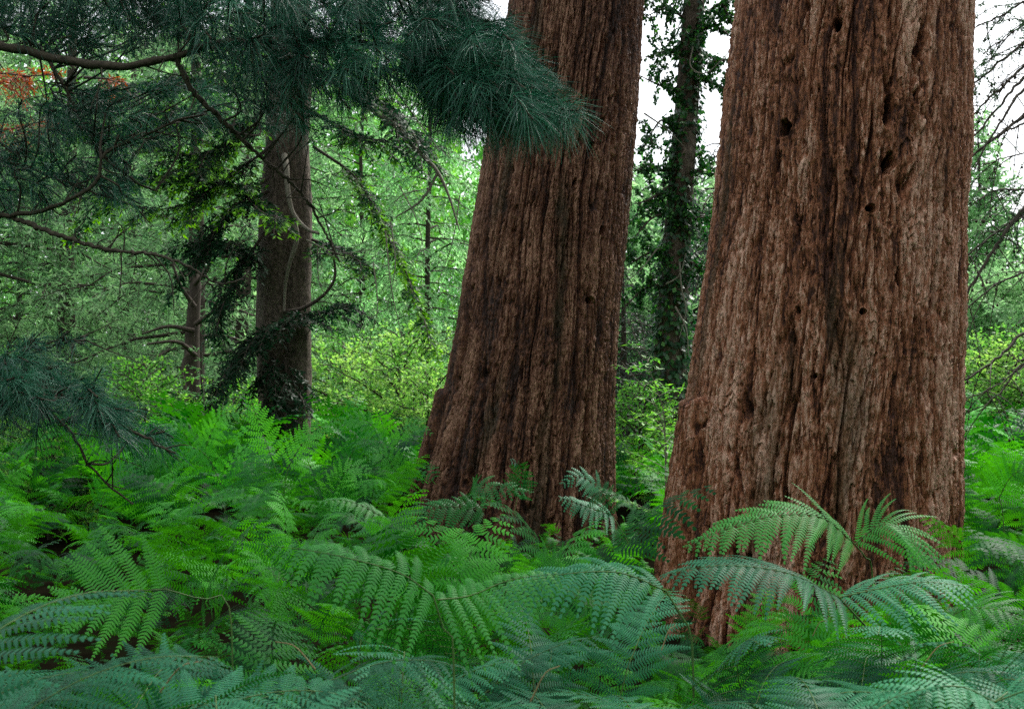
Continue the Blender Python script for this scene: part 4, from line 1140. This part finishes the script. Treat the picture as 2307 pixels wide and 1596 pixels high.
# ------------------------------------------------------------------ long-needled pine whose boughs hang in from the left
pr = np.random.default_rng(8)
pb = at(-760, 900, 6.6)
pin = thing('long_needled_pine', 'long needled blue green pine whose boughs hang across the top left', 'pine tree', (float(pb[0]), float(pb[1]), -0.1))
gt = G(); PP = resample(np.array([[pb[0], pb[1], -.1], [pb[0] + .05, pb[1], 4], [pb[0], pb[1], 9], [pb[0], pb[1], 14]]), 30)
tube(gt, PP, np.interp(PP[:, 2], [0, .6, 5, 14], [0.42, 0.30, 0.24, 0.05]), 16); gt.build('trunk', M['bark_pine'], pin, True)
PB = {
    'main': ([(-740, 120, 6.6), (-400, 60, 6.4), (-150, 72, 6.2), (0, 102, 6.0), (110, 128, 5.95), (250, 150, 5.9), (330, 142, 5.9), (420, 118, 5.85), (520, 96, 5.8), (700, 90, 5.75), (900, 105, 5.75), (1080, 135, 5.7), (1220, 195, 5.7), (1295, 255, 5.7)], 0.034, 0.007),
    'top': ([(-740, -260, 6.6), (-300, -160, 6.2), (100, -90, 6.0), (450, -60, 5.9), (760, -40, 5.8), (960, 0, 5.8), (1070, 50, 5.8)], 0.035, 0.008),
    'drop': ([(395, 122, 5.86), (430, 200, 5.9), (520, 290, 5.95), (600, 365, 6.0), (690, 450, 6.05), (765, 590, 6.1)], 0.015, 0.004),
    'left1': ([(-740, -60, 6.9), (-200, 0, 6.8), (60, 90, 6.7), (140, 190, 6.6), (215, 330, 6.5), (300, 405, 6.4), (350, 430, 6.4)], 0.022, 0.005),
    'left2': ([(-740, 220, 6.9), (-300, 310, 6.7), (0, 360, 6.5), (120, 400, 6.45), (230, 440, 6.4), (330, 470, 6.4)], 0.016, 0.004),
    'low1': ([(-740, 420, 6.9), (-250, 500, 6.6), (0, 486, 6.3), (105, 472, 6.2), (180, 440, 6.1), (222, 398, 6.1), (235, 345, 6.1), (340, 300, 6.1), (400, 270, 6.1)], 0.024, 0.006),
    'dead': ([(30, 490, 6.28), (150, 535, 6.1), (260, 565, 6.0), (340, 572, 5.9), (420, 598, 5.8), (490, 636, 5.8), (550, 630, 5.8)], 0.014, 0.004),
    'base1': ([(-740, 700, 6.6), (-250, 830, 6.1), (0, 885, 5.8), (80, 915, 5.75), (150, 960, 5.7), (200, 1045, 5.7), (250, 1095, 5.7), (300, 1135, 5.7)], 0.022, 0.004),
    'base2': ([(-400, 800, 6.2), (-100, 850, 5.9), (60, 865, 5.75), (160, 900, 5.7), (280, 960, 5.65), (350, 1000, 5.65), (395, 1020, 5.65)], 0.018, 0.005),
    'base3': ([(-400, 760, 6.2), (-100, 800, 6.0), (0, 830, 5.9), (60, 800, 5.85), (150, 770, 5.8), (200, 755, 5.8)], 0.012, 0.004),
}
PBP = {k: resample(atl(v[0]), 80) for k, v in PB.items()}
PBW = {k: G() for k in PB}; PBN = {k: G() for k in PB}
for k, (pth, r0, r1) in PB.items():
    A_ = PBP[k].copy(); A_[1:-1] += pr.normal(0, 0.003, (78, 3))
    tube(PBW[k], A_, np.linspace(r0, r1, 80) * (1 + 0.10 * pr.normal(size=80)), 8)


def in_poly(x, y, poly):
    c = False; n = len(poly); j = n - 1
    for i in range(n):
        xi, yi = poly[i]; xj, yj = poly[j]
        if (yi > y) != (yj > y) and x < (xj - xi) * (y - yi) / (yj - yi) + xi:
            c = not c
        j = i
    return c


def tuft(gn, base, d, rng, L=0.16, nN=90, tint=0.45, droop=0.35, spread=1.0, w=0.0025):
    """a whorl of long needles at the end of a shoot"""
    t = rng.random(nN) ** 0.7
    p = base - d * 0.13 * t[:, None]
    e = nrm(rng.normal(size=(nN, 3))); e = nrm(e - d * np.sum(e * d, 1, keepdims=True))
    a = np.clip(rng.normal(0.62, 0.27, nN) * spread + 0.5 * t, 0.05, 1.75)
    dd = nrm(d * np.cos(a)[:, None] + e * np.sin(a)[:, None])
    Ln = L * rng.uniform(0.75, 1.12, nN)
    sd = nrm(np.cross(dd, rng.normal(size=(nN, 3))))
    V = np.zeros((nN, 3, 2, 3))
    for k, f in enumerate((0.0, 0.55, 1.0)):
        c = p + dd * (Ln * f)[:, None] - Z * (droop * Ln * f * f)[:, None]
        ww = w * (1.0, 0.9, 0.3)[k] * 0.5
        V[:, k, 0] = c + sd * ww; V[:, k, 1] = c - sd * ww
    b = np.arange(nN)[:, None] * 6
    F = np.concatenate([b + np.array([[0, 1, 3, 2]]), b + np.array([[2, 3, 5, 4]])])
    gn.add(V.reshape(-1, 3), F, np.repeat(np.clip(tint + rng.normal(0, 0.18, nN) + (0.12 if rng.random() < .3 else 0), 0, 1), 6))


def tufts(poly, count, branches, dep, rng, L=0.165, nN=100, tint=0.45, lean=(0.5, -0.25), back=150, mind=26):
    xs_ = [p[0] for p in poly]; ys_ = [p[1] for p in poly]
    done = []
    guard = 0
    while len(done) < count and guard < count * 60:
        guard += 1
        x, y = rng.uniform(min(xs_), max(xs_)), rng.uniform(min(ys_), max(ys_))
        if not in_poly(x, y, poly) or any((x - a) ** 2 + (y - b) ** 2 < mind ** 2 for a, b in done):
            continue
        done.append((x, y))
        q = at(x, y, dep + rng.uniform(-0.45, 0.45))
        best = None
        for k in branches:
            # attach towards the trunk side of the tuft
            Dv = PBP[k] - q
            sc_ = np.linalg.norm(Dv, axis=1) + np.where(PBP[k][:, 0] > q[0] - 0.06, 0.5, 0)
            i = int(sc_.argmin())
            if best is None or sc_[i] < best[0]:
                best = (sc_[i], k, i)
        _, k, i = best
        s0 = PBP[k][i]
        d = nrm(nrm(q - s0) * 0.8 + np.array([lean[0], rng.normal(0, .35), lean[1] + rng.normal(0, .3)]))
        mid = (s0 + q) / 2 - Z * 0.05 * np.linalg.norm(q - s0) + rng.normal(0, 0.03, 3)
        tw = resample(np.array([s0, mid, q - d * 0.08, q]), 10)
        tube(PBW[k], tw, np.linspace(0.0065, 0.0032, 10), 5)
        tuft(PBN[k], q, d, rng, L * rng.uniform(0.85, 1.1), int(nN * rng.uniform(0.8, 1.2)), tint + rng.normal(0, .16))
        tube(PBW[k], np.array([q - d * 0.02, q + d * 0.025]), np.array([0.006, 0.004]), 5)
        if rng.random() < 0.5:           # a second shoot beside it
            d2 = nrm(d + rng.normal(0, .5, 3)); q2 = tw[6] + d2 * 0.14
            tube(PBW[k], np.array([tw[6], q2]), np.array([0.004, 0.003]), 4)
            tuft(PBN[k], q2, d2, rng, L * 0.9, int(nN * 0.8), tint + rng.normal(0, .06))


tufts([(420, -120), (1010, -60), (1120, 60), (1230, 130), (1290, 200), (1285, 270), (1200, 275), (1080, 225), (980, 240), (860, 190), (620, 180), (520, 150), (420, 100)], 115, ['main', 'top'], 5.75, pr, mind=33)
tufts([(1120, 120), (1270, 190), (1275, 265), (1180, 270), (1100, 220)], 14, ['main'], 5.6, pr, mind=20)
tufts([(-60, -120), (430, -120), (430, 70), (250, 110), (0, 70), (-60, 60)], 80, ['top', 'main', 'left1'], 6.3, pr, L=0.15, nN=90, tint=0.36, mind=26)
tufts([(-40, 215), (90, 215), (180, 190), (330, 200), (440, 180), (560, 220), (540, 250), (360, 300), (300, 350), (330, 470), (230, 440), (120, 470), (-40, 420)], 72, ['left1', 'left2', 'low1', 'drop'], 6.5, pr, L=0.14, nN=75, tint=0.48, mind=24)
tufts([(540, 150), (830, 180), (770, 262), (640, 270), (560, 240)], 24, ['main', 'drop'], 5.9, pr, L=0.14, nN=70)
tufts([(960, 10), (1120, 60), (1190, 140), (1130, 290), (1000, 280), (940, 150)], 34, ['main', 'top'], 5.75, pr, tint=0.5)
tufts([(990, 230), (1090, 250), (1090, 310), (1010, 310)], 6, ['main'], 5.8, pr, L=0.15, nN=50, tint=0.3)
tufts([(-30, 780), (130, 820), (210, 870), (300, 920), (390, 985), (350, 1015), (230, 970), (100, 930), (-30, 920)], 44, ['base1', 'base2'], 5.75, pr, L=0.14, nN=90, tint=0.62, mind=17)
tufts([(60, 750), (200, 735), (190, 775), (60, 800)], 5, ['base3'], 5.85, pr, L=0.1, nN=40, mind=20)
tufts([(-60, 860), (60, 930), (40, 1000), (-60, 980)], 6, ['base1'], 5.8, pr, L=0.12, nN=60, mind=20)
# bare twigs
for k in PB:
    A_ = PBP[k]
    for t in range({'dead': 16, 'base1': 26, 'base2': 16, 'base3': 16, 'drop': 14, 'low1': 18, 'left2': 14, 'left1': 12}.get(k, 10)):
        i = int(pr.integers(24, 79))
        d = nrm(np.array([pr.normal(0.3, .5), pr.normal(0, .6), pr.normal(0, .7)])); l = pr.uniform(0.05, 0.30)
        tw = resample(np.array([A_[i], A_[i] + d * l * .5 + pr.normal(0, .012, 3), A_[i] + d * l + np.array([.03, 0, .04]) * pr.normal()]), 7)
        tube(PBW[k], tw, np.linspace(0.0042, 0.0018, 7), 4)
        if pr.random() < 0.5:
            e = tw[4] + nrm(d + pr.normal(0, .7, 3)) * l * 0.5
            tube(PBW[k], np.array([tw[4], e]), np.array([0.0026, 0.0014]), 4)
for k in PB:
    b = PBW[k].build('bough', M['bark_pine'], pin, True)
    if PBN[k].n:
        fix(PBN[k].build('needles', M['needle_pine'], b))
# crown over the view: higher boughs that shade what stands below
gw, gl = G(), G()
for k in range(30):
    h = 5.6 + k * 0.28; az = k * 2.4
    Lb = 3.6 * (1 - k / 36) + 0.5
    o_ = np.array([math.cos(az), math.sin(az), 0]); q = np.array([pb[0], pb[1], h])
    pa = np.array([q, q + o_ * Lb * .5 + Z * .1 * Lb, q + o_ * Lb + Z * .05 * Lb])
    tube(gw, resample(pa, 8), np.linspace(0.04, 0.01, 8), 5)
    spray(gl, gw, pa, pr, tl=0.9, sp=0.14, lsp=0.03, L=0.17, W=0.012, hang=0.15, flat=0.4, tint=0.4, twig_r=0.008)
gw.build('limbs', M['bark_pine'], pin); gl.build('crown', M['needle_pine'], pin)

# a rust-brown dying bough's conifer at the left edge
rb_ = at(-120, 900, 15)
rus = thing('dying_conifer', 'conifer at the left edge with rust brown dead sprays', 'tree', (float(rb_[0]), float(rb_[1]), float(gz(rb_[1])) - .1))
gt = G(); tube(gt, resample(np.array([[rb_[0], rb_[1], gz(rb_[1]) - .1], [rb_[0], rb_[1], 4], [rb_[0], rb_[1], 8]]), 20), np.linspace(0.2, 0.04, 20), 9); gt.build('trunk', M['wood_brown'], rus, True)
for pth in ([(-110, 240, 14.8), (-40, 200, 14.6), (40, 175, 14.4), (130, 168, 14.2)], [(-110, 180, 14.8), (-20, 165, 14.6), (70, 172, 14.3)], [(-110, 340, 14.8), (-40, 300, 14.6), (30, 290, 14.4), (110, 268, 14.2)], [(190, 175, 14.3), (260, 178, 14.2)]):
    gw, gl = G(), G(); A_ = atl(pth); tube(gw, resample(A_, 10), np.linspace(0.02, 0.005, 10), 5)
    spray(gl, gw, A_, pr, tl=0.45, sp=0.035, lsp=0.016, L=0.08, W=0.016, hang=0.5, flat=0.6, tint=0.4, tip=0.3, start=0.45, twig_r=0.004)
    b = gw.build('bough', M['wood_brown'], rus); fix(gl.build('dead_sprays', M['needle_rust'], b))

# ------------------------------------------------------------------ far wood closing the view
gl = G(); wr = np.random.default_rng(12)
nW = 290000
px_ = wr.uniform(-700, 3000, nW); dd_ = wr.uniform(70, 92, nW)
hmax = np.interp(px_, [-700, 900, 1080, 1200, 1500, 2000, 2200, 2400, 3000], [24, 24, 17, 11, 9.5, 9, 9, 11, 14]) * (1 + 0.18 * pn(px_ / 60.0, dd_ * 0 + 3, seed=4))
xx = (px_ - PW / 2) / FPX * dd_
hh = wr.random(nW) * hmax
cl = pn(xx * 0.6, hh * 0.6, seed=6)
pw = np.stack([xx, dd_ + 3 * pn(xx * 0.3, hh * 0.35, seed=9), gz(dd_) + hh], 1)
ld = nrm(wr.normal(size=(nW, 3)) - Z * 0.5); ls = nrm(np.cross(ld, wr.normal(size=(nW, 3))))
leaves(gl, pw, ld, ls, wr.uniform(0.28, 0.5, nW), wr.uniform(0.16, 0.3, nW), np.clip(0.45 + 0.5 * cl + wr.normal(0, .12, nW), 0, 1), 0.1)
# unseen wood at the sides and behind the viewpoint, added to block low skylight
nB = 60000
th_ = wr.uniform(math.radians(118), math.radians(422), nB)
rB = np.where(np.sin(th_) > 0.3, wr.uniform(46, 60, nB), wr.uniform(24, 34, nB))
hB = wr.random(nB) * 17 * (1 + 0.2 * pn(th_ * 9, rB * 0 + 5, seed=14))
cl = pn(th_ * 12, hB * 0.5, seed=15)
pB = np.stack([rB * np.cos(th_), rB * np.sin(th_), hB], 1)
ld = nrm(wr.normal(size=(nB, 3)) - Z * 0.5); ls = nrm(np.cross(ld, wr.normal(size=(nB, 3))))
leaves(gl, pB, ld, ls, wr.uniform(0.6, 1.1, nB), wr.uniform(0.35, 0.6, nB), np.clip(0.4 + 0.5 * cl, 0, 1), 0.1)
tag(gl.build('far_woods', M['broad_green']), 'far green wood closing the view behind everything', 'woods', kind='stuff')

# ------------------------------------------------------------------ sky, sun, camera
SUN_EL, SUN_AZ = math.radians(52), math.radians(35)     # azimuth clockwise from +Y
w = bpy.data.worlds.new('World'); scn.world = w; w.use_nodes = True
nt = w.node_tree; nt.nodes.clear()
sky = nt.nodes.new('ShaderNodeTexSky'); sky.sky_type = 'NISHITA'; sky.sun_disc = False
sky.sun_elevation = SUN_EL; sky.sun_rotation = SUN_AZ
sky.air_density = 1.0; sky.dust_density = 6.0; sky.ozone_density = 1.0
# an even layer of pale cloud over the blue
mx = nt.nodes.new('ShaderNodeMix'); mx.data_type = 'RGBA'
cin = [i for i in mx.inputs if i.type == 'RGBA']
mx.inputs[0].default_value = 0.65
nt.links.new(sky.outputs[0], cin[0]); cin[1].default_value = (11.5, 12.0, 12.6, 1)
bg = nt.nodes.new('ShaderNodeBackground'); bg.inputs['Strength'].default_value = 0.068
nt.links.new([o for o in mx.outputs if o.type == 'RGBA'][0], bg.inputs['Color'])
wo = nt.nodes.new('ShaderNodeOutputWorld'); nt.links.new(bg.outputs[0], wo.inputs['Surface'])
sl_ = bpy.data.lights.new('sun', 'SUN'); sl_.energy = 2.6; sl_.angle = math.radians(26); sl_.color = (1.0, 0.97, 0.92)
so = bpy.data.objects.new('sun', sl_); COL.objects.link(so)
sdir = Vector((math.sin(SUN_AZ) * math.cos(SUN_EL), math.cos(SUN_AZ) * math.cos(SUN_EL), math.sin(SUN_EL)))
so.rotation_euler = sdir.to_track_quat('Z', 'Y').to_euler()

cd = bpy.data.cameras.new('camera'); cd.sensor_width = 36.0; cd.lens = 36.0 * FPX / PW
cd.clip_start = 0.05; cd.clip_end = 1500
cd.dof.use_dof = True; cd.dof.focus_distance = 8.5; cd.dof.aperture_fstop = 7.0
co = bpy.data.objects.new('camera', cd); COL.objects.link(co)
co.location = tuple(CAM); co.rotation_euler = (PI / 2 + PITCH, 0, 0)
scn.camera = co
scn.view_settings.view_transform = 'Standard'; scn.view_settings.look = 'None'
scn.view_settings.exposure = 1.6; scn.view_settings.gamma = 1.0
cy = scn.cycles
cy.max_bounces = 6; cy.diffuse_bounces = 2; cy.glossy_bounces = 2; cy.transmission_bounces = 4; cy.transparent_max_bounces = 4
cy.use_denoising = False; cy.use_adaptive_sampling = False
cy.caustics_reflective = False; cy.caustics_refractive = False
cy.sample_clamp_indirect = 6
